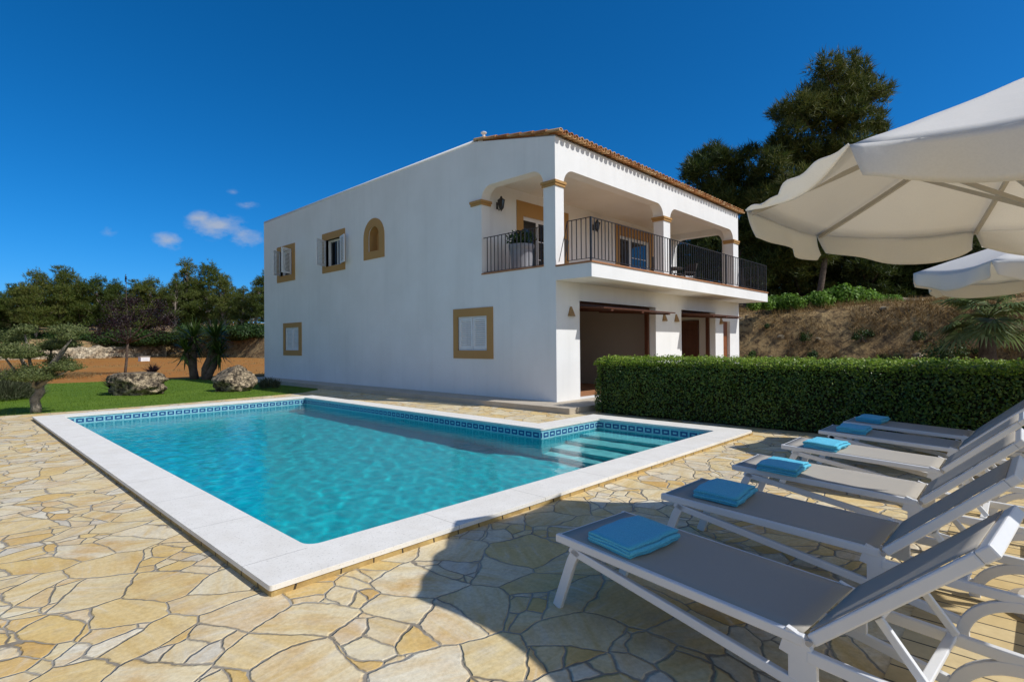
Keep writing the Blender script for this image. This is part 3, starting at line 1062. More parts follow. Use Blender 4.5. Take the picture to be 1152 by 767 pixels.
wins = {  # opening (y0,y1,z0,z1), surround (y0,y1,z0,z1)
    'lr': ((6.81, 7.92, 1.27, 2.15), (6.59, 8.10, 1.06, 2.36)),
    'll': ((17.20, 18.38, 1.25, 2.14), (16.96, 18.54, 1.05, 2.32)),
    'ul': ((17.75, 18.80, 4.21, 5.20), (17.49, 19.09, 3.97, 5.40)),
    'um': ((13.97, 15.06, 4.21, 5.15), (13.72, 15.30, 4.00, 5.40)),
}
niche_o = arch_top(11.65, 12.26, 4.40, 5.19, 0.304)
niche_s = arch_top(11.36, 12.54, 4.16, 5.44, 0.589)
loggia = arch_top(4.93, 6.99, 3.20, 5.42, 0.34)
gable = [(HY, 0.0), (20.40, 0.0), (20.40, 6.625), (7.22, 6.63), (HY, 6.08)]
TW = 0.29
MB().slab(gable, [rect(*w[0]) for w in wins.values()] + [niche_o, loggia], X, 0, TW).build('gable_wall', M['wall'], house)
bays = [arch_top(8.56, 13.22, 3.20, 5.42, 0.36), arch_top(13.62, 18.32, 3.20, 5.42, 0.36)]
gar = [rect(9.13, 12.72, 0.125, 2.43), rect(14.28, 16.74, 0.125, 2.43), rect(17.38, 17.95, 0.125, 2.16)]
FT = 0.32
bays[0] = [(max(x, HX + TW + 0.004), z) for x, z in bays[0]]
MB().slab(rect(HX + TW, 18.77, 0.0, 6.08), bays + gar, Yf, 0, FT).build('front_wall', M['wall'], house)
RX = lambda u, v, t: (18.768 - t, u, v)
MB().slab([(HY + FT, 0.0), (20.40, 0.0), (20.40, 6.625), (7.22, 6.63), (HY + FT, 6.12)], [arch_top(5.05, 6.99, 3.20, 5.42, 0.34)], RX, 0, TW).build('side_wall', M['wall'], house)
MB().box(HX + TW, 18.768 - TW, 20.11, 20.40, 0, 6.62).build('rear_wall', M['wall'], house)
# inside: floors, ceiling, loggia back wall with two openings
MB().box(HX + TW, 18.478, HY + FT, 20.11, 2.90, 3.17).build('floor_slab', M['inner'], house)
MB().box(HX + TW, 18.478, HY + FT, 7.02, 3.171, 3.195).build('loggia_floor', M['loggia_tile'], house)
MB().box(HX + TW, 18.478, HY + FT, 7.24, 5.62, 5.74).build('loggia_ceiling', M['inner'], house)
BW = lambda u, v, t: (u, 7.02 + t, v)
d1, d2 = rect(9.85, 11.64, 3.197, 4.95), rect(14.72, 16.72, 3.197, 5.10)
MB().slab(rect(HX + TW, 18.478, 3.171, 5.62), [d1, d2], BW, 0, 0.22).build('loggia_wall', M['wall'], house)
MB().box(HX + TW, 18.478, 7.24, 20.11, 6.30, 6.45).build('flat_roof', M['terrace'], house)
# ground floor rooms
M['garage'] = mat_render('shade_darkened_plaster', (0.42, 0.38, 0.33), 0.06)  # plaster coloured darker to stand in for shade deep inside
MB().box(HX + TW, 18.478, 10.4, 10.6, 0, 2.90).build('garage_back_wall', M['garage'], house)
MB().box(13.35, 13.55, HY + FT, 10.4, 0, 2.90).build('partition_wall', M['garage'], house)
MB().box(17.05, 17.2, HY + FT, 10.4, 0, 2.90).build('partition_wall', M['inner'], house)
MB().box(HX + TW, 18.478, HY + 0.002, 10.4, 0.05, 0.124).build('garage_floor', M['terracotta'], house)
MB().box(HX + TW, 13.35, 10.34, 10.398, 0.125, 0.26).build('skirting', M['terracotta'], house)
MB().box(13.56, 17.04, 6.4, 6.6, 0.125, 2.90).build('hall_wall', M['inner'], house)
bd = MB().box(16.98, 17.048, 5.30, 6.20, 0.126, 2.20).build('hall_door', M['dark_wood'], house)
for zz in (0.45, 1.25):
    MB().box(16.965, 16.979, 5.42, 6.08, zz, zz + 0.62).build('door_panel', M['dark_wood'], bd, bevel=0.01)
# ochre surrounds and windows
for key, (op, su) in wins.items():
    fr = MB().slab(rect(*su), [rect(*op)], X, -0.022, 0.10).build('window', M['ochre'], house)
    y0, y1, z0, z1 = op
    if key in ('lr', 'll'):
        ym = (y0 + y1) / 2
        leafs = [(y0 + 0.04, ym - 0.010, 0, 1), (ym + 0.010, y1 - 0.04, 0, 1)]
        MB().slab(rect(*op), [rect(y0 + 0.035, y1 - 0.035, z0 + 0.035, z1 - 0.035)], X, 0.015, 0.06).build('sash_frame', M['shutter'], fr)
        hinge = [None, None]
        za, zb_ = z0 + 0.04, z1 - 0.04
    else:
        MB().slab(rect(*op), [rect(y0 + 0.06, (y0 + y1) / 2 - 0.03, z0 + 0.06, z1 - 0.06), rect((y0 + y1) / 2 + 0.03, y1 - 0.06, z0 + 0.06, z1 - 0.06)], X, 0.16, 0.21).build('sash_frame', M['shutter'], fr)
        MB().box(HX + 0.175, HX + 0.185, y0 + 0.01, y1 - 0.01, z0 + 0.01, z1 - 0.01).build('pane', M['glass'], fr)
        hinge = [(y0, 165 if key == 'um' else 116), (y1, 62 if key == 'um' else 52)]
        w = (y1 - y0) / 2 - 0.01
        leafs = [(0.0, w, 0, 1), (0.0, w, 0, 1)]
        za, zb_ = z0 + 0.01, z1 - 0.01

    for i, (a, c, _, _) in enumerate(leafs):
        s = MB()
        wl = c - a
        st_ = 0.055

        def put(u0, u1, v0, v1, t0, t1, tilt=0.0):
            """u along the leaf from its hinge, v up, t through its thickness"""
            if hinge[i] is None:
                s.box(HX + 0.02 + t0, HX + 0.02 + t1, a + u0, a + u1, v0, v1)
            else:
                yh, ang = hinge[i]
                sg = 1 if i == 0 else -1
                ca, sa = math.cos(R(ang)), math.sin(R(ang))
                du = Vector((-sa, sg * ca, 0))
                dn = Vector((ca, sg * sa, 0))
                c0 = Vector((HX - 0.03, yh, 0))
                s.frame_box(c0 + du * ((u0 + u1) / 2) + dn * ((t0 + t1) / 2) + Vector((0, 0, (v0 + v1) / 2)), du, dn, (0, 0, 1), (u1 - u0) / 2, (t1 - t0) / 2, (v1 - v0) / 2)
        put(0, st_, za, zb_, 0, 0.035); put(wl - st_, wl, za, zb_, 0, 0.035)
        put(st_, wl - st_, za, za + st_, 0.001, 0.034); put(st_, wl - st_, zb_ - st_, zb_, 0.001, 0.034)
        nsl = int((zb_ - za - 2 * st_) / 0.05)
        for q in range(nsl):
            v = za + st_ + (q + 0.5) * (zb_ - za - 2 * st_) / nsl
            put(st_, wl - st_, v - (0.021 if hinge[i] is None else 0.017), v + (0.0195 if hinge[i] is None else 0.010), 0.014, 0.030)
        s.build('shutter', M['shutter'], fr)
nf = MB().slab(niche_s, [niche_o], X, -0.022, 0.0).build('arched_window', M['ochre'], house)
MB().slab(niche_o, [], X, 0.30, 0.34).build('niche_back', M['ochre'], nf)
MB().slab(arch_top(11.60, 12.31, 4.35, 5.24, 0.34), [arch_top(11.652, 12.258, 4.402, 5.188, 0.302)], X, 0.02, 0.31).build('niche_lining', M['ochre'], nf)
pc = MB()
pc.tube([(HX + 0.05, 7.26, 6.635), (HX + 0.05, 20.38, 6.63)], 0.065, 16)
pc.build('parapet_cap', M['wall'], house, smooth=True)
# loggia doors
for dr, name, su in ((d1, 'balcony_door', rect(9.59, 11.88, 3.197, 5.35)), (d2, 'balcony_door', rect(14.46, 17.0, 3.197, 5.47))):
    fr = MB().slab(su, [[(x, z) for x, z in dr]] if False else [rect(dr[0][0], dr[1][0], 3.21, dr[2][1])], BW, -0.02, 0.0).build(name, M['ochre'], house)
    x0, x1, zt = dr[0][0], dr[1][0], dr[2][1]
    xm = (x0 + x1) / 2
    MB().slab(rect(x0, x1, 3.2, zt), [rect(x0 + 0.08, xm - 0.28, 3.28, zt - 0.09), rect(xm - 0.18, x1 - 0.09, 3.30, zt - 0.10)], BW, 0.06, 0.12).build('door_frame', M['shutter'], fr)
    MB().box(x0 + 0.02, x1 - 0.02, 7.09, 7.10, 3.22, zt - 0.02).build('pane', M['glass'], fr)
    hb = MB()
    for q in (0.33, 0.66):
        zz = 3.30 + (zt - 3.4) * q
        hb.box(xm - 0.18, x1 - 0.09, 7.085, 7.105, zz, zz + 0.025)
    hb.box((xm + x1) / 2 - 0.06, (xm + x1) / 2 - 0.035, 7.084, 7.106, 3.3, zt - 0.1)
    hb.build('glazing_bar', M['shutter'], fr)
MB().box(8.56, 18.46, 7.0, 7.018, 3.196, 3.28).build('skirting', M['terracotta'], house)
# rooms behind the glass stay closed
MB().box(HX + TW, 18.478, 9.5, 9.6, 3.171, 6.3).build('room_wall', M['inner'], house)
# column caps
def cap(x0, x1, y0, y1):
    c = MB()
    c.box(x0, x1, y0, y1, 5.035, 5.10)
    c.box(x0 + 0.02, x1 - 0.02, y0 + 0.02, y1 - 0.02, 4.975, 5.034)
    c.build('column_cap', M['ochre'], house, bevel=0.008)
cap(HX - 0.05, 8.61, HY - 0.05, 4.98)
cap(HX - 0.05, HX + TW + 0.05, 6.94, 7.40)
cap(13.17, 13.67, HY - 0.05, HY + FT + 0.05)
cap(18.27, 18.82, HY - 0.05, HY + FT + 0.05)
# corner column foot of the loggia needs its own mass behind the gable wall
MB().box(HX + TW + 0.001, 8.555, HY + FT + 0.001, 4.925, 3.2, 5.62).build('corner_column', M['wall'], house)
# balcony
BX1 = HX + 10.62
MB().box(HX, BX1, HY - 0.971, HY - 0.001, 2.844, 3.145).build('balcony', M['wall'], house)
be_ = MB().box(HX - 0.02, BX1 + 0.02, HY - 0.995, HY - 0.001, 3.146, 3.185).build('balcony_edge_tiles', M['terracotta'], house, bevel=0.006)
MB().box(HX - 0.02, HX + 0.27, 4.932, 6.988, 3.185, 3.222).build('loggia_sill', M['terracotta'], house)


def railing(parent, path, zb, zt, step=0.125, name='railing', slant_end=None):
    r = MB()
    pts = [Vector(p) for p in path]
    for a, b_ in zip(pts, pts[1:]):
        r.bar((a.x, a.y, zt), (b_.x, b_.y, zt), 0.035, 0.012)
        r.bar((a.x, a.y, zb), (b_.x, b_.y, zb), 0.025, 0.010)
    ro_ = r.build(name, M['black_iron'], parent)
    for a, b_ in zip(pts, pts[1:]):
        n = max(1, round((b_ - a).length / step))
        for q in range(1, n):
            p_ = a + (b_ - a) * q / n
            MB().box(p_.x - 0.008, p_.x + 0.008, p_.y - 0.008, p_.y + 0.008, zb + 0.005, zt - 0.006).build('baluster', M['black_iron'], ro_)
    return ro_


yb = HY - 0.93
rl = railing(house, [(HX + 0.04, HY - 0.30, 0), (HX + 0.04, yb, 0), (BX1 - 0.04, yb, 0), (BX1 - 0.04, HY + 0.9, 0)], 3.245, 4.115, 0.135)
for px_, py_ in [(HX + 0.04, yb), (HX + 3.55, yb), (HX + 7.10, yb), (BX1 - 0.04, yb)]:
    MB().box(px_ - 0.018, px_ + 0.018, py_ - 0.018, py_ + 0.018, 3.186, 4.122).build('post', M['black_iron'], rl)
MB().tube([(HX + 0.04, HY - 0.30, 4.112), (HX + 0.04, HY - 0.26, 3.95), (HX + 0.04, HY - 0.06, 3.25)], 0.009, 6).build('end_bar', M['black_iron'], rl)
MB().box(HX + 0.031, HX + 0.049, HY - 0.309, HY - 0.291, 3.25, 4.11).build('baluster', M['black_iron'], rl)
railing(house, [(HX + 0.07, 6.985, 0), (HX + 0.07, 4.935, 0)], 3.25, 4.125, 0.125)
railing(house, [(18.55, 6.985, 0), (18.55, 5.06, 0)], 3.25, 4.125, 0.125)
# tiled lean-to strip of the roof
slope = (6.665 - 6.13) / (7.25 - 4.43)
ZR = lambda y: 6.13 + (y - 4.43) * slope
rf = MB()
rf.add([(HX + 0.002, HY + 0.001, ZR(HY) - 0.055), (18.766, HY + 0.001, ZR(HY) - 0.055), (18.766, 7.21, ZR(7.21) - 0.03), (HX + 0.002, 7.21, ZR(7.21) - 0.03)], [(0, 1, 2, 3)])
rt = MB()
pitch = 0.195
n = int((18.80 - HX) / pitch) + 1
for i in range(n):
    xc = HX + 0.03 + i * pitch
    for kind in (0, 1):
        xx = xc + kind * pitch / 2
        rows = 7
        for j in range(rows):
            y0 = 4.42 + j * 0.405; y1 = min(y0 + 0.45, 7.24)
            vs = []
            jit = random.uniform(-0.008, 0.008)
            for yy, lift, rr in ((y0 + jit, 0.012, 0.076), (y1, 0.0, 0.062)):
                for q in range(7):
                    an = PI * q / 6
                    if kind == 0:
                        vs.append((xx + math.cos(an) * rr, yy, ZR(yy) + 0.012 + lift + math.sin(an) * rr))
                    else:
                        vs.append((xx + math.cos(an) * rr, yy, ZR(yy) + 0.02 + lift - math.sin(an) * rr * 0.8))
            # thickness: inner shell
            ins = []
            for (x_, y_, z_) in vs:
                ins.append((xx + (x_ - xx) * 0.84, y_, (z_ - 0.013) if kind == 0 else (z_ + 0.011)))
            fs = [(q, q + 1, q + 8, q + 7) for q in range(6)]
            fs += [(q + 14, q + 21, q + 22, q + 15) for q in range(6)]
            fs += [(q, q + 14, q + 15, q + 1) for q in range(6)]
            rt.add(vs + ins, fs)
rt.build('roof_tiles', M['tile'], house, smooth=False)
rf.build('roof_bed', M['wall'], house)
vg = MB()
for j in range(7):
    y0 = 4.42 + j * 0.405
    vg.bar((HX + 0.02, y0, ZR(y0) + 0.035), (HX + 0.02, y0 + 0.40, ZR(y0 + 0.40) + 0.022), 0.11, 0.03)
vg.build('verge', M['tile'], house)
vp = MB().tube([(8.42, 7.06, 6.60), (8.42, 7.06, 6.84)], 0.035, 10)
vp.lathe([(0.035, 0), (0.075, 0.03), (0.08, 0.05), (0.05, 0.07)], (8.42, 7.06, 6.82), 10)
vp.box(8.30, 8.54, 6.98, 7.16, 6.60, 6.69)
vp.build('vent_pipe', M['shutter'], house)
# garage doors swung up, wooden jambs
def up_door(x0, x1, y0, z0, y1, z1, mat):
    d = MB()
    d.bar(((x0 + x1) / 2, y0, z0), ((x0 + x1) / 2, y1, z1), x1 - x0, 0.03)
    o_ = d.build('garage_door', mat, house, bevel=0.006)
    for q in (0.1, 0.5, 0.9):
        xx = x0 + (x1 - x0) * q
        MB().bar((xx, y0, z0 - 0.045), (xx, y1, z1 - 0.045), 0.09, 0.04).build('door_batten', M['dark_wood'], o_)
up_door(9.20, 12.66, 3.95, 2.245, 6.2, 2.40, M['dark_wood'])
up_door(14.34, 16.66, 3.70, 2.25, 6.0, 2.40, M['dark_wood'])
for x0, x1 in ((9.13, 9.20), (12.63, 12.72), (14.28, 14.34), (16.66, 16.74)):
    MB().box(x0 + 0.001, x1 - 0.001, HY + 0.20, HY + FT - 0.01, 0.126, 2.428).build('door_jamb', M['dark_wood'], house)
for x0, x1 in ((9.201, 12.629), (14.341, 16.659)):
    MB().box(x0, x1, HY + 0.20, HY + FT - 0.01, 2.34, 2.428).build('door_head', M['dark_wood'], house)
sd = MB().box(17.381, 17.949, HY + 0.10, HY + 0.15, 0.126, 2.158).build('side_door', M['red_wood'], house)
for zz in (0.35, 1.25):
    MB().box(17.47, 17.86, HY + 0.085, HY + 0.099, zz, zz + 0.72).build('door_panel', M['red_wood'], sd, bevel=0.008)
MB().tube([(17.46, HY + 0.10, 1.1), (17.46, HY + 0.05, 1.1), (17.55, HY + 0.05, 1.1)], 0.01, 6).build('handle', M['black_iron'], sd)

# wall lamps under the balcony
GRP = 'cone wall lamps under the balcony'
lamp_proto = None
M['lamp_clay'] = simple('ochre_clay', (0.36, 0.22, 0.10), (0.26, 0.15, 0.06), 10, 0.8)
lb = ['clay cone wall lamp at the house corner, left of the large garage opening', 'clay cone wall lamp just right of the large garage opening',
      'clay cone wall lamp just left of the hall opening with the dark door', 'dark cone wall lamp beside the narrow red side door']
for i, xx in enumerate((8.786, 13.20, 13.93, 17.17)):
    if lamp_proto is None:
        lamp_proto = thing('wall_lamp', (xx, HY, 2.15), lb[0], 'wall lamp', GRP)
        s = MB()
        rr = [(0.012, 0.13), (0.03, 0.125), (0.115, -0.09)]
        vs = []
        for r_, z_ in rr:
            for q in range(9):
                an = PI + PI * q / 8
                vs.append((r_ * math.cos(an), -0.004 + r_ * math.sin(an) * 0.9, z_))
        s.add(vs, [(j * 9 + q, j * 9 + q + 1, j * 9 + q + 10, j * 9 + q + 9) for j in range(2) for q in range(8)])
        sh = s.build('lamp_shade', M['lamp_clay'], lamp_proto, local=True)
        md = sh.modifiers.new('solid', 'SOLIDIFY'); md.thickness = 0.008
        MB().box(-0.05, 0.05, -0.012, -0.001, -0.06, 0.08).build('back_plate', M['black_iron'], lamp_proto, local=True)
        MB().lathe([(0.005, -0.05), (0.022, -0.03), (0.022, 0.01), (0.01, 0.03)], (0, -0.05, -0.02), 10).build('bulb', M['shutter'], lamp_proto, local=True)
        o = lamp_proto
    else:
        o = copy_tree(lamp_proto)
        o.location = (xx, HY, 2.15); o['label'] = lb[i]
# lanterns in the loggia
def lantern(loc, label):
    t = thing('lantern', loc, label, 'lantern', 'black lanterns on the loggia wall')
    MB().lathe([(0.01, 0.20), (0.03, 0.17), (0.035, 0.14), (0.10, 0.10), (0.105, 0.085)], (0, -0.16, 0), 6).build('cap', M['black_iron'], t, local=True)
    c = MB()
    for q in range(6):
        an = 2 * PI * q / 6
        c.tube([(0.092 * math.cos(an), -0.16 + 0.092 * math.sin(an), 0.085), (0.058 * math.cos(an), -0.16 + 0.058 * math.sin(an), -0.11)], 0.008, 5)
    c.lathe([(0.062, -0.10), (0.062, -0.125), (0.02, -0.17), (0.006, -0.20)], (0, -0.16, 0), 6)
    c.build('cage', M['black_iron'], t, local=True)
    MB().lathe([(0.052, -0.098), (0.084, 0.084)], (0, -0.16, 0), 6).build('lamp_glass', M['glass'], t, local=True)
    MB().tube([(0, -0.001, -0.05), (0, -0.07, -0.16), (0, -0.13, -0.14), (0, -0.16, -0.19)], 0.010, 6).box(-0.03, 0.03, -0.012, -0.001, -0.12, 0.06).build('bracket', M['black_iron'], t, local=True)
    return t


lantern((8.84, 7.02, 5.08), 'black lantern in the loggia beside the tall planter, left of the glazed door')
lantern((13.17, 7.02, 5.16), 'black lantern on the loggia wall seen over the balcony corner')
# planter with greenery
t = thing('planter', (9.05, 6.35, 3.197), 'tall grey planter with a bushy plant standing in the loggia behind the iron rail', 'planter')
MB().lathe([(0.22, 0), (0.26, 0.05), (0.30, 0.62), (0.335, 0.70), (0.335, 0.76), (0.28, 0.76), (0.27, 0.70)], (0, 0, 0), 20).build('pot', M['leather_pot'], t, smooth=False, local=True)
pp, dd = ball_pts(420, RNG, 0.3)
fast_mesh('foliage', leaves(pp * np.array([0.42, 0.42, 0.24]) + np.array([0, 0, 0.92]), dd, 0.10, RNG), 4, [M['dark_shrub']], t)


def chair(loc, rz, label, cushion=None):
    t = thing('balcony_chair', loc, label, 'chair', 'wicker chairs on the balcony', rz)
    MB().box(-0.25, 0.25, -0.25, 0.25, 0.38, 0.44).build('seat', M['wicker'], t, local=True, bevel=0.015)
    MB().frame_box((0, 0.27, 0.68), (1, 0, 0), (0, 0.97, -0.24), (0, 0.24, 0.97), 0.25, 0.025, 0.27).build('backrest', M['wicker'], t, local=True, bevel=0.015)
    for sx in (-1, 1):
        for sy in (-1, 1):
            MB().box(sx * 0.22 - 0.018, sx * 0.22 + 0.018, sy * 0.22 - 0.018, sy * 0.22 + 0.018, 0, 0.38).build('leg', M['wicker'], t, local=True)
        MB().box(sx * 0.25 - 0.025, sx * 0.25 + 0.025, -0.25, 0.26, 0.60, 0.635).build('armrest', M['wicker'], t, local=True)
        MB().box(sx * 0.25 - 0.015, sx * 0.25 + 0.015, -0.24, -0.21, 0.44, 0.60).build('arm_post', M['wicker'], t, local=True)
    if cushion:
        MB().box(-0.22, 0.22, -0.22, 0.20, 0.441, 0.51).build('cushion', cushion, t, local=True, bevel=0.03)
    return t


chair((9.85, 5.95, 3.197), R(200), 'dark wicker chair beside the tall planter in the loggia')
chair((14.6, 5.45, 3.197), R(120), 'dark wicker chair with a red cushion by the right-hand balcony bay', M['cushion'])
chair((16.4, 5.5, 3.197), R(-110), 'dark wicker chair with a white cushion by the right-hand balcony bay', M['shutter'])
t = thing('balcony_table', (15.5, 5.55, 3.197), 'low round dark table between the two wicker chairs on the balcony', 'table')
MB().lathe([(0.40, 0.66), (0.40, 0.70)], (0, 0, 0), 24).build('table_top', M['wicker'], t, local=True)
MB().lathe([(0.22, 0), (0.22, 0.02), (0.04, 0.05), (0.04, 0.66)], (0, 0, 0), 14).build('pedestal', M['wicker'], t, local=True)


# ------------------------------------------------------------------ clipped hedge
hedge = thing('hedge', (8.6, -1.6, 0), 'long clipped dark green box hedge between the terrace and the sun loungers', 'hedge')
hx0, hx1, hy0, hy1, hz = 8.06, 9.25, -8.5, 3.40, 1.075
pts, nrs = [], []


def face_pts(n, fx):
    u, v = RNG.uniform(size=n), RNG.uniform(size=n)
    return fx(u, v)


A = lambda *a: np.stack(np.broadcast_arrays(*a), -1).astype(float)
n = 36000
u, v = RNG.uniform(size=n), RNG.uniform(size=n) ** 0.9
pts.append(A(hx0 + RNG.normal(size=n) * 0.028 + RNG.uniform(0, 0.06, n), hy0 + (hy1 - hy0) * u, 0.03 + v * (hz - 0.03))); nrs.append(np.tile([-1.0, 0, 0.25], (n, 1)))
n = 9000
u, v = RNG.uniform(size=n), RNG.uniform(size=n)
pts.append(A(hx0 + (hx1 - hx0) * u, hy0 + (hy1 - hy0) * v, hz + RNG.normal(size=n) * 0.022)); nrs.append(np.tile([0, 0, 1.0], (n, 1)))
n = 5200
u, v = RNG.uniform(size=n), RNG.uniform(size=n)
pts.append(A(hx0 + (hx1 - hx0) * u, hy1 + RNG.normal(size=n) * 0.03, 0.03 + v * (hz - 0.03))); nrs.append(np.tile([0, 1.0, 0.25], (n, 1)))
n = 9000
u, v = RNG.uniform(size=n), RNG.uniform(size=n)
pts.append(A(hx1 + RNG.normal(size=n) * 0.03, hy0 + (hy1 - hy0) * u, 0.03 + v * (hz - 0.03))); nrs.append(np.tile([1.0, 0, 0.25], (n, 1)))
pts, nrs = np.concatenate(pts), np.concatenate(nrs)
wob = np.array([mnoise.noise(Vector(p) * 1.7) * 0.075 + mnoise.noise(Vector(p) * 5.0) * 0.03 for p in pts])
pts = pts + nrs * wob[:, None] - np.array([8.6, -1.6, 0])
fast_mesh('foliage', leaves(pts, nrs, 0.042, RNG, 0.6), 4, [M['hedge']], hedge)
# leaves on the clipped top, coloured brighter to stand in for sunlight
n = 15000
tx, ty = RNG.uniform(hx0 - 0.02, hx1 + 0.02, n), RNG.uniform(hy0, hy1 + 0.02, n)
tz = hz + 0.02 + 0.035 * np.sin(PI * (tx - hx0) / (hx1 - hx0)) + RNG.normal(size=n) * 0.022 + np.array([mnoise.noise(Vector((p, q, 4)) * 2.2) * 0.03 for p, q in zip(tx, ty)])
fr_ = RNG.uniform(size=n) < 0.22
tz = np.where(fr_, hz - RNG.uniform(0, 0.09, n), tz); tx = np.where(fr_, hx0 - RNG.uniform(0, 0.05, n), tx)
fast_mesh('sun_tinted_leaves', leaves(A(tx - 8.6, ty + 1.6, tz), np.tile([-0.25, -0.2, 0.9], (n, 1)), 0.042, RNG, 0.6), 4, [M['hedge_top']], hedge)
# stray shoots above the clipped top
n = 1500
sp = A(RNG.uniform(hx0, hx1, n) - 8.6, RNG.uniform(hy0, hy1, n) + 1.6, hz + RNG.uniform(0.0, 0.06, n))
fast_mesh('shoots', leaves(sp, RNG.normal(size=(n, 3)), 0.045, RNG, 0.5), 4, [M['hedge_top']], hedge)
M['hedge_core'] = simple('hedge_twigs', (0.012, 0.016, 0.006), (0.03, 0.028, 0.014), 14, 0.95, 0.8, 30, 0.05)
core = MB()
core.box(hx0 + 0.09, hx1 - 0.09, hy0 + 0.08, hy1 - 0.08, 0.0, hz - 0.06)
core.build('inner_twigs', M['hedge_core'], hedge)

# ------------------------------------------------------------------ sun loungers
# local axes: x across (0 = near rail .. 0.58 far rail), y towards the head end (negative = foot), z up
LW = 0.575


def lounger_proto(loc, label, rz):
    t = thing('sun_lounger', loc, label, 'sun lounger', 'white sun loungers in a row by the pool', rz)
    P = lambda x, s, z: (x, -s, z)
    W = M['white_metal']
    for x in (0.0, LW):
        MB().bar(P(x, 0.0, 0.374), P(x, 1.262, 0.312), 0.030, 0.042).build('seat_rail', W, t, local=True, bevel=0.006)
        MB().sweep([P(x, 0.10, 0.345), P(x, 0.125, 0.332), P(x, 0.16, 0.322), P(x, 0.60, 0.248), P(x, 1.30, 0.128), P(x, 1.60, 0.072)], 0.028, 0.042).build('lower_rail', W, t, local=True, bevel=0.005)
        MB().sweep([P(x, 0.155, 0.345), P(x, 0.130, 0.315), P(x, 0.105, 0.270), P(x, 0.0, 0.0)], 0.028, 0.055).build('front_leg', W, t, local=True, bevel=0.005)
        MB().sweep([P(x, 1.185, 0.300), P(x, 1.235, 0.285), P(x, 1.255, 0.250), P(x, 1.255, 0.150)], 0.026, 0.10).build('bracket', W, t, local=True, bevel=0.006)
        MB().bar(P(x, 1.27, 0.262), P(x, 1.98, 0.232), 0.030, 0.048).build('rear_rail', W, t, local=True, bevel=0.006)
        hoop = []
        for q in range(13):
            an = PI - PI * 0.56 * q / 12
            hoop.append(P(x, 1.83 + 0.235 * math.cos(an), 0.005 + 0.205 * math.sin(an)))
        hoop = [P(x, 1.598, 0.0)] + hoop[1:] + [P(x, 1.93, 0.225)]
        MB().sweep(hoop, 0.034, 0.05).build('rear_leg', W, t, local=True, bevel=0.005)
        MB().bar(P(x, 1.955, 0.235), P(x, 1.995, 0.0), 0.034, 0.05, up=(0, 1, 0)).build('rear_post', W, t, local=True, bevel=0.005)
    # crossbars
    MB().bar(P(0.016, 0.012, 0.370), P(LW - 0.016, 0.012, 0.370), 0.028, 0.036).build('foot_bar', W, t, local=True, bevel=0.006)
    MB().bar(P(0.016, 1.24, 0.255), P(LW - 0.016, 1.24, 0.255), 0.03, 0.03).build('cross_bar', W, t, local=True, bevel=0.005)
    MB().bar(P(0.017, 1.60, 0.262), P(LW - 0.017, 1.60, 0.262), 0.035, 0.02).build('cross_bar', W, t, local=True, bevel=0.004)
    MB().bar(P(0.017, 1.98, 0.21), P(LW - 0.017, 1.98, 0.21), 0.03, 0.03).build('cross_bar', W, t, local=True, bevel=0.004)
    # fabric of the seat, slightly slack
    f = MB()
    nu, nv = 8, 16
    vs = []
    for j in range(nv + 1):
        for i in range(nu + 1):
            a, b_ = i / nu, j / nv
            s = 0.028 + b_ * 1.225
            vs.append(P(0.008 + a * (LW - 0.016), s, 0.3975 - 0.062 * s / 1.262 - 0.010 * math.sin(PI * a) * math.sin(PI * b_)))
    f.add(vs, [(j * (nu + 1) + i, j * (nu + 1) + i + 1, (j + 1) * (nu + 1) + i + 1, (j + 1) * (nu + 1) + i) for j in range(nv) for i in range(nu)])
    o = f.build('seat_fabric', M['seat_fabric'], t, smooth=True, local=True)
    md = o.modifiers.new('solid', 'SOLIDIFY'); md.thickness = 0.004
    # backrest: frame plus fabric
    a0, a1 = Vector((0, -1.285, 0.322)), Vector((0, -1.765, 0.762))
    ax = (a1 - a0).normalized(); nz = Vector((1, 0, 0)).cross(ax).normalized()
    if nz.z < 0: nz = -nz
    bk = MB()
    for x in (0.004, LW - 0.004):
        bk.bar(a0 + Vector((x, 0, 0)), a1 + Vector((x, 0, 0)), 0.030, 0.045, up=nz)
    bk.bar(a1 + Vector((-0.011, 0, 0)) + ax * 0.026, a1 + Vector((LW + 0.011, 0, 0)) + ax * 0.026, 0.052, 0.045, up=nz)
    br_ = bk.build('back_frame', W, t, local=True, bevel=0.007)
    f = MB(); vs = []
    for j in range(9):
        for i in range(nu + 1):
            a, b_ = i / nu, j / 8
            vs.append(a0 + ax * (0.01 + b_ * (a1 - a0).length) + Vector((0.012 + a * (LW - 0.024), 0, 0)) + nz * (0.0245 - 0.010 * math.sin(PI * a) * math.sin(PI * b_)))
    f.add(vs, [(j * (nu + 1) + i, j * (nu + 1) + i + 1, (j + 1) * (nu + 1) + i + 1, (j + 1) * (nu + 1) + i) for j in range(8) for i in range(nu)])
    o = f.build('back_fabric', M['seat_fabric'], t, smooth=True, local=True)
    md = o.modifiers.new('solid', 'SOLIDIFY'); md.thickness = 0.004
    for x in (0.05, LW - 0.05):
        MB().bar(P(x, 1.485, 0.462), P(x, 1.62, 0.285), 0.022, 0.028).build('prop', W, t, local=True, bevel=0.004)
    MB().bar(P(0.05, 1.487, 0.462), P(LW - 0.05, 1.487, 0.462), 0.02, 0.02).build('prop_bar', W, t, local=True, bevel=0.004)
    for x in (-0.018, LW + 0.018):
        MB().tube([P(x - 0.008, 1.282, 0.318), P(x + 0.008, 1.282, 0.318)], 0.011, 12).build('hinge_bolt', M['rib'], t, local=True)
    return t


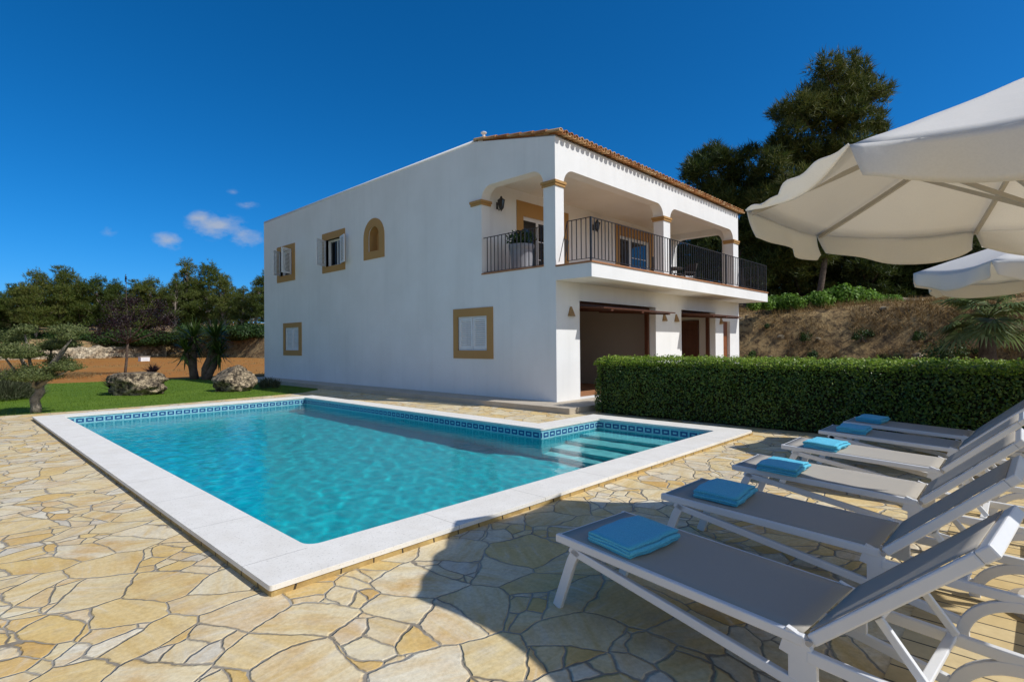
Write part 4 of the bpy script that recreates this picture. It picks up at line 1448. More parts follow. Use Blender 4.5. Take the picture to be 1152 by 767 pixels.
lls = ['shaded sun lounger nearest the camera with a blue towel, first of the row', 'shaded sun lounger second of the row from the pool corner end',
       'sunlit sun lounger third of the row, just beyond the two shaded ones', 'sunlit sun lounger fourth of the row with a pale blue towel',
       'shaded sun lounger fifth of the row, last but one before the hedge', 'shaded sun lounger at the far end of the row closest to the hedge']
spots = [(1.03, -1.247, -4.6), (2.135, -1.275, -1.0), (3.33, -1.285, 0.6), (4.57, -1.285, 0.5), (5.80, -1.31, 0.0), (6.78, -1.345, -0.5)]
proto = None
for i, (x, y, a) in enumerate(spots):
    if proto is None:
        proto = o = lounger_proto((x, y, 0.0), lls[0], R(a))
    else:
        o = copy_tree(proto)
        o.location = (x, y, 0.0); o.rotation_euler = (0, 0, R(a)); o['label'] = lls[i]


# ------------------------------------------------------------------ folded towels
def towel_mesh(seed):
    """One cloth folded over and over: a ribbon in profile, extruded across the lounger."""
    rg = random.Random(seed)
    prof = []
    nl = 4
    lay = 0.0155
    half = 0.135
    for k in range(nl):
        z = 0.0085 + k * lay
        d = 1 if k % 2 == 0 else -1
        for q in range(9):
            u = -half + 2 * half * q / 8
            prof.append((u * d, z + 0.0022 * math.sin(u * 24 + k)))
        if k < nl - 1:
            for q in range(1, 6):
                an = -PI / 2 + PI * q / 6
                prof.append((d * (half + math.cos(an) * lay * 0.62), z + lay / 2 + math.sin(an) * lay / 2))
    m = MB()
    nx_ = 14
    wid = 0.40
    vs = []
    for i in range(nx_ + 1):
        x = -wid / 2 + wid * i / nx_
        for (u, z) in prof:
            e = 0.006 * math.sin(x * 15 + u * 9 + seed) + 0.003 * math.sin(x * 41 + z * 90)
            sh = 0.006 * math.sin(z * 160 + seed)
            drop = -0.004 * (abs(x) / (wid / 2)) ** 6
            vs.append((x + sh * (1 if abs(x) > wid * 0.4 else 0), u + e, z * (1 + 0.05 * math.sin(x * 11 + seed)) + drop * (z / 0.05)))
    npf = len(prof)
    m.add(vs, [(i * npf + k, i * npf + k + 1, (i + 1) * npf + k + 1, (i + 1) * npf + k) for i in range(nx_) for k in range(npf - 1)])
    return m


tl = ['blue folded towel in the shade on the nearest sun lounger', 'blue folded towel in the shade on the second sun lounger', 'sunlit pale blue folded towel on the third sun lounger',
      'sunlit pale blue folded towel on the fourth sun lounger', 'blue folded towel in the shade on the fifth sun lounger', 'blue folded towel in the shade on the last sun lounger by the hedge']
tpos = [(1.225, -1.605, -8), (2.395, -1.61, 3), (3.48, -1.645, 2), (4.78, -1.64, -2), (6.05, -1.62, 4), (7.12, -1.61, -3)]
for i, (x, y, a) in enumerate(tpos):
    o = towel_mesh(i).build('folded_towel', M['towel'], None, smooth=True)
    md = o.modifiers.new('solid', 'SOLIDIFY'); md.thickness = 0.0125; md.offset = 0
    s_ = -(y + 1.25)
    o.location = (x, y, 0.3985 - 0.062 * (s_) / 1.262 + 0.002)
    o.rotation_euler = (R(2.8) * 1, 0, R(a))
    tag(o, tl[i], 'towel', 'folded towels on the sun loungers')


# ------------------------------------------------------------------ parasols
def parasol(cx, cy, phi, ze, zh, label, seed, curl0):
    t = thing('parasol', (cx, cy, 0), label, 'parasol', 'cream parasols over the sun loungers')
    rg = random.Random(seed)
    RAD = 1.52
    E = [Vector((RAD * math.cos(phi - i * PI / 4), RAD * math.sin(phi - i * PI / 4), ze + rg.uniform(-0.015, 0.015))) for i in range(8)]
    H = Vector((0, 0, zh))
    c = MB()
    nu, nv = 12, 12
    for i in range(8):
        a, b_ = E[i], E[(i + 1) % 8]
        vs = []
        for j in range(nv + 1):
            tt = 0.06 + 0.94 * j / nv
            for k in range(nu + 1):
                s = k / nu
                p_ = H + ((a * (1 - s) + b_ * s) - H) * tt
                sag = -0.055 * math.sin(PI * s) * tt * tt - 0.015 * math.sin(PI * tt)
                inn = 0.05 * math.sin(PI * s) * tt ** 3
                q = Vector((p_.x, p_.y, 0)) * (1 - inn)
                vs.append((q.x, q.y, p_.z + sag + 0.006 * mnoise.noise(Vector((p_.x * 4, p_.y * 4, seed)))))
        c.add(vs, [(j * (nu + 1) + k, j * (nu + 1) + k + 1, (j + 1) * (nu + 1) + k + 1, (j + 1) * (nu + 1) + k) for j in range(nv) for k in range(nu)])
    o = c.build('canopy', M['canopy'], t, smooth=True, local=True)
    bpy_merge(o)
    md = o.modifiers.new('solid', 'SOLIDIFY'); md.thickness = 0.004
    # valance flaps
    for i in range(8):
        a, b_ = E[i], E[(i + 1) % 8]
        m = MB(); vs = []
        lift = (curl0, 0.05, 0.0, 0.1, 0, 0, 0, 0)[i]
        nn = 26; nr = 7
        mid = ((a + b_) / 2); outw = Vector((mid.x, mid.y, 0)).normalized()
        ph1, ph2, am = rg.uniform(0, 6), rg.uniform(0, 6), rg.uniform(0.7, 1.2)
        for j in range(nr + 1):
            tt = j / nr
            for k in range(nn + 1):
                s = k / nn
                p_ = a * (1 - s) + b_ * s
                inn = 0.05 * math.sin(PI * s)
                x_, y_ = p_.x * (1 - inn), p_.y * (1 - inn)
                z_ = p_.z - 0.055 * math.sin(PI * s)
                drop = 0.185 + 0.022 * math.sin(s * 2 * PI + ph1) * am - 0.02 * (abs(2 * s - 1)) ** 4
                if lift > 1: drop *= 0.04 + 0.30 * math.sin(PI * s)
                wave = am * (0.030 * math.sin(s * 9 + ph1) + 0.018 * math.sin(s * 17 + ph2)) * tt - 0.035 * tt * tt
                curl = 0.05 * (1 - min(1, min(s, 1 - s) * 7)) * tt
                if lift > 1: curl = 0.0; wave *= math.sin(PI * s)
                tx = (b_ - a).normalized() * (curl if s < 0.5 else -curl)
                lf = lift * (0.9 + 0.16 * math.sin(s * 11 + ph2)) * min(1.0, 0.3 + 1.5 * tt)
                rad_ = drop * tt
                ox = rad_ * math.sin(lf) + wave * math.cos(lf)
                oz = -rad_ * math.cos(lf) + abs(wave) * math.sin(lf)
                vs.append((x_ + outw.x * ox + tx.x, y_ + outw.y * ox + tx.y, z_ + oz + 0.001))
        m.add(vs, [(j * (nn + 1) + k, j * (nn + 1) + k + 1, (j + 1) * (nn + 1) + k + 1, (j + 1) * (nn + 1) + k) for j in range(nr) for k in range(nn)])
        o = m.build('valance', M['canopy'], t, smooth=True, local=True)
        md = o.modifiers.new('solid', 'SOLIDIFY'); md.thickness = 0.004
    run = Vector((0, 0, zh - 0.79))
    for i in range(8):
        d = Vector((E[i].x, E[i].y, 0)).normalized()
        p0 = H + Vector((0, 0, -0.06)) + d * 0.05
        p1 = E[i] + Vector((0, 0, -0.022)) - d * 0.03
        ctl = [p0.lerp(p1, q / 6) + Vector((0, 0, -0.022 * math.sin(PI * q / 6))) for q in range(7)]
        side = Vector((-d.y, d.x, 0))
        r_ = MB().sweep(ctl, 0.022, 0.026, side).build('rib', M['rib'], t, local=True)
        pm = ctl[3] + Vector((0, 0, -0.02))
        MB().bar(run + d * 0.05, pm, 0.018, 0.022).build('strut', M['rib'], r_, local=True)
    MB().tube([(0, 0, 0.05), (0, 0, zh + 0.03)], 0.024, 16).build('pole', M['rib'], t, local=True, smooth=False)
    MB().lathe([(0.05, -0.05), (0.055, 0.0), (0.05, 0.05)], run, 14).build('runner', M['rib'], t, local=True)
    MB().lathe([(0.12, zh - 0.035), (0.09, zh + 0.02), (0.03, zh + 0.05), (0.02, zh + 0.12), (0.005, zh + 0.14)], (0, 0, 0), 16).build('finial', M['canopy'], t, local=True)
    MB().lathe([(0.27, 0.0), (0.27, 0.05), (0.22, 0.075), (0.05, 0.08), (0.04, 0.22), (0.03, 0.22)], (0, 0, 0), 24).build('base', M['terrace'], t, local=True)
    return t


def bpy_merge(o):
    bm = bmesh.new(); bm.from_mesh(o.data)
    bmesh.ops.remove_doubles(bm, verts=bm.verts, dist=0.0005)
    bm.to_mesh(o.data); bm.free()


parasol(2.687, -3.278, 2.6657, 2.25, 2.86, 'large cream parasol reaching overhead beside the nearest sun loungers', 3, 2.3)
parasol(7.39, -3.53, 2.6657, 2.235, 2.80, 'cream parasol half hidden behind the nearer one, above the far sun loungers', 8, 0.1)

# ------------------------------------------------------------------ boulders
def boulder(name, loc, sx, sy, sz, seed, label, cut=None):
    bm = bmesh.new()
    bmesh.ops.create_icosphere(bm, subdivisions=5, radius=1)
    off = Vector((seed * 7.1, seed * 3.3, 1.7))
    for v in bm.verts:
        d = v.co.normalized()
        rr = 1 + 0.30 * mnoise.noise(d * 1.2 + off) + 0.14 * mnoise.noise(d * 3 + off) + 0.07 * mnoise.noise(d * 7 + off) + 0.03 * mnoise.noise(d * 16 + off)
        rr *= 1 + 0.10 * abs(mnoise.noise(d * 2.2 + off * 2))
        p_ = d * rr
        if cut:
            for nrm, dist in cut:
                nn = Vector(nrm).normalized()
                e = p_.dot(nn) - dist
                if e > 0:
                    p_ -= nn * e * 0.88
        v.co = (p_.x * sx, p_.y * sy, max(-0.04, p_.z * sz + sz * 0.78))
    for f in bm.faces: f.smooth = True
    me = bpy.data.meshes.new(name); bm.to_mesh(me); bm.free()
    o = link_mesh(name, me, None, [M['boulder']])
    o.location = loc
    o.rotation_euler = (0, 0, YAW - PI / 2)
    tag(o, label, 'boulder', 'limestone boulders on the lawn')
    return o


p1 = spot(153, 16.6, -0.02); boulder('boulder', p1, 0.83, 0.6, 0.44, 2, 'wide low limestone boulder on the lawn, the left one with dark plants behind it', [((0, 0, 1), 0.72), ((0.5, -0.6, 0.3), 0.9)])
p2 = spot(265, 17.6, -0.02); boulder('boulder', p2, 0.62, 0.5, 0.43, 5, 'pointed limestone boulder on the lawn near the corner of the house', [((0.75, -0.5, 0.55), 0.62), ((-0.5, -0.5, 0.7), 0.75)])


# ------------------------------------------------------------------ plants in the garden
def limb(pts, r0, r1, m, seg=8):
    k = len(pts)
    m.tube(pts, [r0 + (r1 - r0) * i / (k - 1) for i in range(k)], seg)


def wiggle(a, b, n, amp, rng):
    a, b = Vector(a), Vector(b)
    return [a.lerp(b, i / n) + (Vector(rng.normal(size=3)) * amp * math.sin(PI * i / n)) for i in range(n + 1)]


# cloud-pruned tree at the pool corner
ob = Vector((0.21, 12.80, 0))
t = thing('pruned_tree', ob, 'gnarled cloud-pruned tree with flat leafy pads at the far left pool corner', 'tree')
ex = rgt
rr_ = np.random.default_rng(3)
pads = [(-0.24, 0.0, 1.80, 0.30, 0.13), (-0.75, 0.2, 1.62, 0.38, 0.20), (-0.14, -0.25, 1.30, 0.62, 0.20), (0.72, 0.1, 1.78, 0.52, 0.13), (0.95, -0.2, 1.66, 0.28, 0.15),
        (0.55, 0.2, 1.50, 0.40, 0.14), (0.22, -0.3, 0.82, 0.66, 0.20), (0.80, -0.1, 0.98, 0.42, 0.13), (0.05, 0.35, 1.45, 0.4, 0.16), (-0.65, -0.1, 1.36, 0.32, 0.17), (0.3, 0.3, 1.10, 0.4, 0.16)]
tk = MB()
limb(wiggle((0, 0, -0.03), (0.04, 0, 0.62), 4, 0.02, rr_), 0.105, 0.085, tk, 12)
fork = Vector((0.04, 0, 0.55))
for (lx, ly, lz, rx, rz_) in pads:
    e = ex * lx + FH * ly + Vector((0, 0, lz - rz_ * 0.4))
    mid = fork.lerp(e, 0.5) + Vector((0, 0, -0.08)) + Vector(rr_.normal(size=3)) * 0.05
    limb([fork, fork.lerp(mid, 0.5) + Vector(rr_.normal(size=3)) * 0.03, mid, mid.lerp(e, 0.5), e], 0.055, 0.016, tk, 8)
tk.build('trunk', M['bark_olive'], t, smooth=True, local=True)
vs = []
pads = [(q[0] * 0.9, q[1], q[2], q[3] * 0.8, q[4] * 1.05) for q in pads]
for (lx, ly, lz, rx, rz_) in pads:
    n = int(3200 * rx * rx / 0.16)
    p_, d_ = ball_pts(n, rr_, 0.35, 0.55)
    wob = np.array([1 + 0.35 * mnoise.noise(Vector(q) * 2.2 + Vector((lx * 9, lz * 9, 0))) for q in d_])[:, None]
    c_ = np.array(ex * lx + FH * ly + Vector((0, 0, lz)))
    vs.append(leaves(c_ + p_ * wob * np.array([rx, rx, rz_ * 1.3]), d_, 0.05, rr_, 0.4))
fast_mesh('crown', np.concatenate(vs), 4, [M['olive']], t)


def leafy(name, loc, size, nleaf, leaf, mat, label, cat, group=None, seed=1, lumps=7, stems=True):
    rg = np.random.default_rng(seed)
    t = thing(name, loc, label, cat, group)
    vs = []
    for k in range(lumps):
        c_ = np.array([rg.uniform(-0.55, 0.55) * size[0], rg.uniform(-0.55, 0.55) * size[1], size[2] * rg.uniform(0.3, 0.68)])
        r_ = np.array([size[0], size[1], size[2]]) * rg.uniform(0.28, 0.5)
        p_, d_ = ball_pts(nleaf // lumps, rg, 0.4)
        q = c_ + p_ * r_
        q[:, 2] = np.maximum(q[:, 2], 0.02)
        vs.append(leaves(q, d_ + np.array([0, 0, 0.4]), leaf, rg))
    fast_mesh('foliage', np.concatenate(vs), 4, [mat], t)
    if stems:
        m = MB()
        for k in range(6):
            limb(wiggle((rg.uniform(-0.1, 0.1), rg.uniform(-0.1, 0.1), 0), (rg.uniform(-0.4, 0.4) * size[0], rg.uniform(-0.4, 0.4) * size[1], size[2] * 0.6), 3, 0.03, rg), 0.02, 0.006, m, 5)
        m.build('stems', M['bark'], t, local=True)
    return t


# wispy grey shrub left of the tree
def wisp(loc, w, h, n, mat, label, seed):
    rg = np.random.default_rng(seed)
    t = thing('wispy_shrub', loc, label, 'shrub')
    a = rg.uniform(0, 2 * PI, n); r_ = np.sqrt(rg.uniform(size=n)) * w
    c_ = np.stack([np.cos(a) * r_, np.sin(a) * r_, rg.uniform(0, h * 0.75, n) * (1 - 0.5 * (r_ / w) ** 2)], -1)
    d_ = np.stack([np.cos(a) * 0.5, np.sin(a) * 0.5, np.ones(n)], -1) + rg.normal(size=(n, 3)) * 0.35
    fast_mesh('foliage', blades(c_, d_, rg.uniform(0.15, 0.42, n) * h / 0.9, 0.018, rg), 3, [mat], t)
    return t


wisp(spot(-8, 15.2), 1.05, 0.95, 7000, M['grey_shrub'], 'wispy grey-green shrub at the left edge of the lawn', 4)
wisp(spot(60, 25.5), 1.6, 0.35, 2500, M['dry'], 'patch of tall dry weeds where the lawn meets the orange field', 5)
wisp(spot(303, 18.6), 0.32, 0.42, 900, M['grey_shrub'], 'small grey tuft between the pointed boulder and the house wall', 6)


def yucca(loc, h, lean, label, seed, heads):
    rg = np.random.default_rng(seed)
    t = thing('yucca', loc, label, 'yucca', 'yuccas at the edge of the lawn')
    m = MB()
    vs = []
    base = Vector((0, 0, 0))
    for (hx_, hy_, hz_, rad_) in heads:
        e = Vector((hx_, hy_, hz_))
        limb(wiggle((0, 0, -0.05), e, 4, 0.05, rg), 0.19, 0.10, m, 9)
        n = 130
        d_ = unit(rg.normal(size=(n, 3)) + np.array([0, 0, 0.55]))
        c_ = np.array(e) + d_ * 0.05 + np.array([0, 0, 1.0]) * rg.uniform(-0.22, 0.12, (n, 1))
        ln = rad_ * 0.86 * rg.uniform(0.75, 1.1, n)
        # bent blades: two pieces, the tip drooping
        s_ = unit(np.cross(d_, np.tile([0, 0, 1.0], (n, 1)) + rg.normal(size=(n, 3)) * 0.1))
        mid = c_ + d_ * ln[:, None] * 0.6
        tip = c_ + d_ * ln[:, None] - np.array([0, 0, 1.0]) * (ln * 0.04 * (1 - d_[:, 2]))[:, None]
        w_ = 0.033
        vs.append(np.stack([c_ - s_ * w_ * 0.6, c_ + s_ * w_ * 0.6, mid + s_ * w_, mid - s_ * w_], 1).reshape(-1, 3))
        vs.append(np.stack([mid - s_ * w_, mid + s_ * w_, tip + s_ * 0.003, tip - s_ * 0.003], 1).reshape(-1, 3))
    m.build('trunk', M['bark'], t, smooth=True, local=True)
    fast_mesh('leaves', np.concatenate(vs), 4, [M['yucca']], t)
    return t


yucca(spot(219, 24.0), 2.6, 0, 'left of two yuccas with dark thick trunks at the lawn edge', 1, [(-0.05, 0, 1.85, 1.05), (-0.32, 0.1, 1.25, 0.85)])
yucca(spot(231.5, 23.6), 2.6, 0, 'right of two yuccas with dark thick trunks at the lawn edge', 2, [(0.30, -0.3, 1.85, 1.0), (0.42, -0.35, 1.2, 0.8)])
for c_, d_, h_, lb_ in ((128.5, 17.1, 0.55, 'small dark spiky plant at the left end of the wide boulder'), (172, 17.2, 0.30, 'small dark spiky plant behind the right end of the wide boulder')):
    t = thing('spiky_plant', spot(c_, d_, 0.0), lb_, 'plant', 'dark spiky plants by the wide boulder')
    n = 140
    a = RNG.normal(size=(n, 3)); a[:, 2] = np.abs(a[:, 2]) + 0.6
    zb_ = 0.1 if c_ < 150 else 0.62
    fast_mesh('leaves', blades(np.tile([0, 0, zb_], (n, 1)) + RNG.normal(size=(n, 3)) * 0.03, a, h_ * RNG.uniform(0.6, 1.1, n), 0.035, RNG), 3, [M['plum']], t)
    MB().tube([(0, 0, -0.02), (0, 0, zb_ + 0.08)], 0.03, 6).build('stem', M['bark'], t, local=True)

# plum tree behind the wide boulder
t = thing('plum_tree', spot(140.5, 29.5), 'dark purple-leaved tree with a thin trunk behind the wide boulder', 'tree')
rg = np.random.default_rng(9)
tk = MB()
limb(wiggle((0, 0, -0.05), (0.12, -0.1, 1.75), 4, 0.03, rg), 0.07, 0.055, tk, 8)
cl = []
for (dx, z, r_) in ((-1.2, 2.55, 0.75), (-0.6, 3.1, 0.85), (0.2, 2.7, 0.9), (0.9, 3.2, 0.9), (1.8, 3.1, 0.8), (1.5, 2.4, 0.75), (-0.3, 3.9, 0.65), (-1.0, 3.6, 0.55), (0.7, 3.9, 0.5), (2.1, 3.7, 0.5), (-1.7, 2.2, 0.5), (0.3, 2.0, 0.55), (2.3, 2.6, 0.5)):
    c_ = rgt * dx + FH * rg.uniform(-0.7, 0.7) + Vector((0, 0, z))
    limb(wiggle((0.12, -0.1, 1.65), c_, 4, 0.08, rg), 0.035, 0.008, tk, 6)
    n = int(900 * r_ * r_)
    p_, d_ = ball_pts(n, rg, 0.25)
    cl.append(leaves(np.array(c_) + p_ * r_ * np.array([1, 1, 0.9]), d_, 0.085, rg, 0.6))
limb(wiggle((0.12, -0.1, 1.75), rgt * 0.05 + Vector((0, 0, 5.35)), 5, 0.05, rg), 0.022, 0.010, tk, 6)
n = 120
p_, d_ = ball_pts(n, rg, 0.2)
cl.append(leaves(np.array(rgt * 0.06) + np.array([0, 0, 5.1]) + p_ * np.array([0.06, 0.06, 0.30]), d_, 0.07, rg, 0.5))
tk.build('trunk', M['bark'], t, smooth=True, local=True)
fast_mesh('crown', np.concatenate(cl), 4, [M['plum']], t)
# white utility box out in the field
b0 = spot(162, 56, 0)
t = thing('utility_box', b0, 'low white masonry box standing out in the orange field', 'utility box', rz=R(10))
MB().box(-0.42, 0.42, -0.3, 0.3, -0.05, 0.40).build('body', M['wall'], t, local=True, bevel=0.02)
MB().box(-0.47, 0.47, -0.35, 0.35, 0.402, 0.46).build('lid', M['terrace'], t, local=True, bevel=0.01)
MB().box(-0.2, 0.2, -0.315, -0.302, 0.05, 0.33).build('hatch', M['shutter'], t, local=True)

# ------------------------------------------------------------------ terraces behind: bank and rubble wall
path = []
y = -70.0
while y < 82: path.append((25.5, y, 1.0, 0.0)); y += 0.55 if -12 < y < 14 or 55 < y < 82 else 1.5
for q in range(9):
    an = PI / 2 * q / 8
    path.append((25.5 - 5 + 5 * math.cos(an), 83 + 5 * math.sin(an), math.cos(an), math.sin(an)))
x = 20.0
while x > -150: path.append((x, 88.0, 0.0, 1.0)); x -= 0.8 if x > -45 else 4
offs = [-0.6, -0.2, 0.0, 0.25, 0.5, 0.8, 1.1, 1.4, 1.75, 2.1, 2.6, 3.3, 4.5, 7, 12, 20, 40, 90, 260]
prof_z = [-0.12, -0.06, 0.0, 0.42, 0.80, 1.15, 1.55, 2.0, 2.38, 2.62, 2.78, 2.88, 2.95, 3.0, 3.3, 4.2, 6.5, 10, 16]
vs, fs = [], []
no = len(offs)
for i, (x, y, nx_, ny_) in enumerate(path):
    for j, (o_, z_) in enumerate(zip(offs, prof_z)):
        nz_ = mnoise.noise(Vector((x * 0.35, y * 0.35, o_ * 0.3))) * 0.35 + mnoise.noise(Vector((x * 1.1, y * 1.1, o_))) * 0.16
        oo = o_ + (nz_ * 0.8 if 0 <= j < 13 and j > 1 else 0)
        side = 0.84 if ny_ > 0.5 else 1.1
        vs.append((x + nx_ * oo, y + ny_ * oo, z_ * side + (nz_ * 0.45 if j > 2 else 0) * min(1, z_)))
for i in range(len(path) - 1):
    for j in range(no - 1):
        a = i * no + j
        fs.append((a, a + 1, a + no + 1, a + no))
o = MB().add(vs, fs).build('hillside', M['hill'], None, smooth=True)
tag(o, 'dry grassy terrace bank rising to the wooded hillside', 'hillside', kind='structure')


def bank_z(d):
    return float(np.interp(d, offs, prof_z))


# dry grass on the bank
n = 26000
yy = RNG.uniform(-12, 13, n); dd = RNG.uniform(0.1, 4.2, n) ** 1.0
nz_ = np.array([mnoise.noise(Vector((0, b * 0.35, a * 0.3))) for a, b in zip(dd, yy)])
pz = np.array([bank_z(a) for a in dd]) * 1.1
keep = np.array([mnoise.noise(Vector((a * 0.8, b * 0.5, 3))) > (0.12 if a < 1.1 else -0.25) for a, b in zip(dd, yy)])
c_ = np.stack([25.5 + dd + nz_ * 0.2, yy, pz - 0.08], -1)[keep]
d_ = np.array([-0.55, -0.1, 0.75]) + RNG.normal(size=c_.shape) * 0.5
o = fast_mesh('dry_grass', blades(c_, d_, RNG.uniform(0.18, 0.5, len(c_)), 0.03, RNG), 3, [M['dry']])
tag(o, 'tufts of dry brown grass hanging over the bank', 'grass', kind='stuff')

n = 9000
wx, wy = RNG.uniform(-45, 25, n), RNG.uniform(25.5, 86, n)
kp = np.array([mnoise.noise(Vector((p * 0.10, q * 0.22, 1))) + 0.4 * mnoise.noise(Vector((p * 0.6, q * 0.9, 2))) > 0.12 for p, q in zip(wx, wy)])
wc = np.stack([wx, wy, np.full(n, -0.04)], -1)[kp]
wc = np.repeat(wc, 5, 0) + RNG.normal(size=(len(wc) * 5, 3)) * np.array([0.15, 0.15, 0.0])
o = fast_mesh('field_weeds', blades(wc, np.array([0, 0, 1.0]) + RNG.normal(size=wc.shape) * 0.5, RNG.uniform(0.06, 0.22, len(wc)), 0.03, RNG), 3, [M['dry']])
tag(o, 'thin dry weeds scattered over the orange field', 'weeds', kind='stuff')
# pale rubble wall on the far side of the field
wv_, wf_ = [], []
ncol = 0
x = -60.0
rowsz = [-0.1, 0.25, 0.55, 0.85, 1.1, 1.3, 1.42, 1.40, 0.9]
rowsy = [-0.15, -0.10, -0.02, 0.05, 0.15, 0.3, 0.6, 1.3, 2.0]
while x < 21.5:
    top = 1.0 + 0.28 * mnoise.noise(Vector((x * 0.18, 2, 0))) + 0.25 * mnoise.noise(Vector((x * 0.7, 5, 0)))
    for zz, ys_ in zip(rowsz, rowsy):
        e = 0.28 * mnoise.noise(Vector((x * 1.3, zz * 2.4, 7))) + 0.14 * mnoise.noise(Vector((x * 3.1, zz * 5, 9)))
        wv_.append((x, 86.8 + ys_ * 1.6 + e, zz * top * 1.15 + e * 0.3 * (zz > 0)))
    x += 0.22; ncol += 1
nr = len(rowsz)
for i in range(ncol - 1):
    for j in range(nr - 1):
        a = i * nr + j
        wf_.append((a, a + 1, a + nr + 1, a + nr))
o = MB().add(wv_, wf_).build('rubble_wall', M['stonewall'], None)
tag(o, 'long low pale rubble stone wall at the back of the orange field', 'stone wall')


# ------------------------------------------------------------------ pines of the wood
def pine(name, h, wid, seed, mat, bark, per=3.0, blade=0.42, bw=0.06, bare=0.35, nb=5, lean=0.0, dense=1.0):
    """A rounded Aleppo pine: bare lower trunk, limbs, and clumps of needles."""
    rg = np.random.default_rng(seed)
    t = thing(name, (0, 0, 0))
    tk = MB()
    top = Vector((lean, rg.uniform(-0.3, 0.3), h * 0.93))
    tr = wiggle((0, 0, -0.3), top, 7, 0.22, rg)
    k = len(tr)
    r0 = 0.018 * h + 0.03
    tk.tube(tr, [r0 * (1 - 0.85 * i / (k - 1)) for i in range(k)], 9)
    cl = []
    nlev = 9
    for i in range(nlev):
        f = bare + (1 - bare) * (i + 0.3) / nlev
        prof = math.sin(PI * min(1, 0.18 + 0.82 * (f - bare) / (1 - bare)) ** 0.75) * 0.95 + 0.12
        ctr = tr[0].lerp(top, f)
        m = int(round((2 + 4.5 * prof) * dense))
        for q in range(m):
            an = rg.uniform(0, 2 * PI)
            rr = wid * prof * rg.uniform(0.35, 0.8)
            c = ctr + Vector((math.cos(an) * rr, math.sin(an) * rr, rg.uniform(-0.25, 0.35) * h / nlev + rr * 0.18))
            s = wid * rg.uniform(0.22, 0.40)
            cl.append((tuple(c), (s, s, s * rg.uniform(0.5, 0.8))))
            if q < 3:
                limb(wiggle(tr[0].lerp(top, max(0.2, f - 0.12)), c, 3, 0.12, rg), r0 * 0.32, r0 * 0.08, tk, 5)
    cl.append((tuple(top + Vector((0, 0, 0.15))), (wid * 0.28, wid * 0.28, wid * 0.25)))
    tk.build('trunk', bark, t, smooth=True, local=True)
    fast_mesh('crown', pine_crown(cl, rg, per, nb, blade, bw), 3, [mat], t)
    return t


def place(proto_list, used, key, loc, s, rz, label, group, sz=None):
    o = proto_list[key]
    if key in used:
        o = copy_tree(o)
    used.add(key)
    o.location = loc
    o.scale = (s, s, sz or s)
    o.rotation_euler = (0, 0, rz)
    tag(o, label, 'tree', group)
    return o


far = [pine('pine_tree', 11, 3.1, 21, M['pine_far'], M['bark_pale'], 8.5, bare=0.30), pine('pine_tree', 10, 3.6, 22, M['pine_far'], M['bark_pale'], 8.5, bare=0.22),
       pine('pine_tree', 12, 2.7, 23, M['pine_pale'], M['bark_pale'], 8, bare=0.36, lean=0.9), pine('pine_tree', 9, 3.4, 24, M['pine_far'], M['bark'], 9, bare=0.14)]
used = set()
rg = np.random.default_rng(77)
WOOD = 'pines of the wood beyond the orange field'
WL = 'dark green pine standing in the wood beyond the orange field'
# (bearing column, metres ahead, crown top row in the survey photo, kind)
front = [(-40, 78, 300, 1), (-14, 76, 306, 0), (14, 77, 312, 3), (40, 75, 297, 1), (68, 77, 294, 3), (92, 78, 306, 0), (112, 79, 304, 1), (132, 78, 307, 0), (152, 80, 309, 3), (172, 80, 306, 1),
         (196, 79, 302, 2), (214, 82, 286, 2), (234, 83, 291, 1), (252, 79, 304, 0), (270, 78, 312, 2), (286, 76, 303, 2), (300, 77, 298, 0), (322, 79, 300, 1)]
for i, (c_, d_, top, kd) in enumerate(front):
    base = bank_z(1.0) * 0.0 + 2.7
    h_ = (high(top, d_) - base) * (1.13 if c_ == 214 else 1.07)
    hp = (11, 10, 12, 9)[kd]
    lb_ = WL
    if c_ == 214: lb_ = 'tallest broad-headed pine of the wood, above the two yuccas'
    if c_ == 286: lb_ = 'slim pine beside the far corner of the house'
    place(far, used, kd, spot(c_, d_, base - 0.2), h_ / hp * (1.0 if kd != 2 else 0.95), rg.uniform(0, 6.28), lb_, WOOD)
for i in range(26):
    c_ = -60 + i * 15 + rg.uniform(-5, 5)
    d_ = rg.uniform(88, 100)
    top = 306 + rg.uniform(-4, 12)
    kd = int(rg.integers(0, 4))
    h_ = high(top, d_) - 4.0
    place(far, used, kd, spot(c_, d_, 3.4), h_ / (11, 10, 12, 9)[kd], rg.uniform(0, 6.28), WL, WOOD)

# bushes at the foot of the wood
bp = leafy('bush', (0, 0, 0), (1.9, 1.9, 1.8), 2600, 0.17, M['dark_shrub'], None, None, None, 31, 9, False)
first = True
BL = 'dense dark green bush along the top of the pale rubble wall'
for i in range(46):
    c_ = -30 + i * 7.3 + rg.uniform(-3, 3)
    if i in (19, 20): pass
    o = bp if first else copy_tree(bp); first = False
    d_ = (rg.uniform(75.2, 77) if c_ < 205 else rg.uniform(70, 73)) + (4 if i % 2 else 0)
    o.location = spot(c_, d_, 1.55 if c_ < 205 else 2.2); s = rg.uniform(1.1, 1.65)
    o.scale = (s * 1.2, s * 1.2, s * rg.uniform(0.8, 1.1)); o.rotation_euler = (0, 0, rg.uniform(0, 6))
    tag(o, BL, 'bush', 'bushes at the foot of the wood')

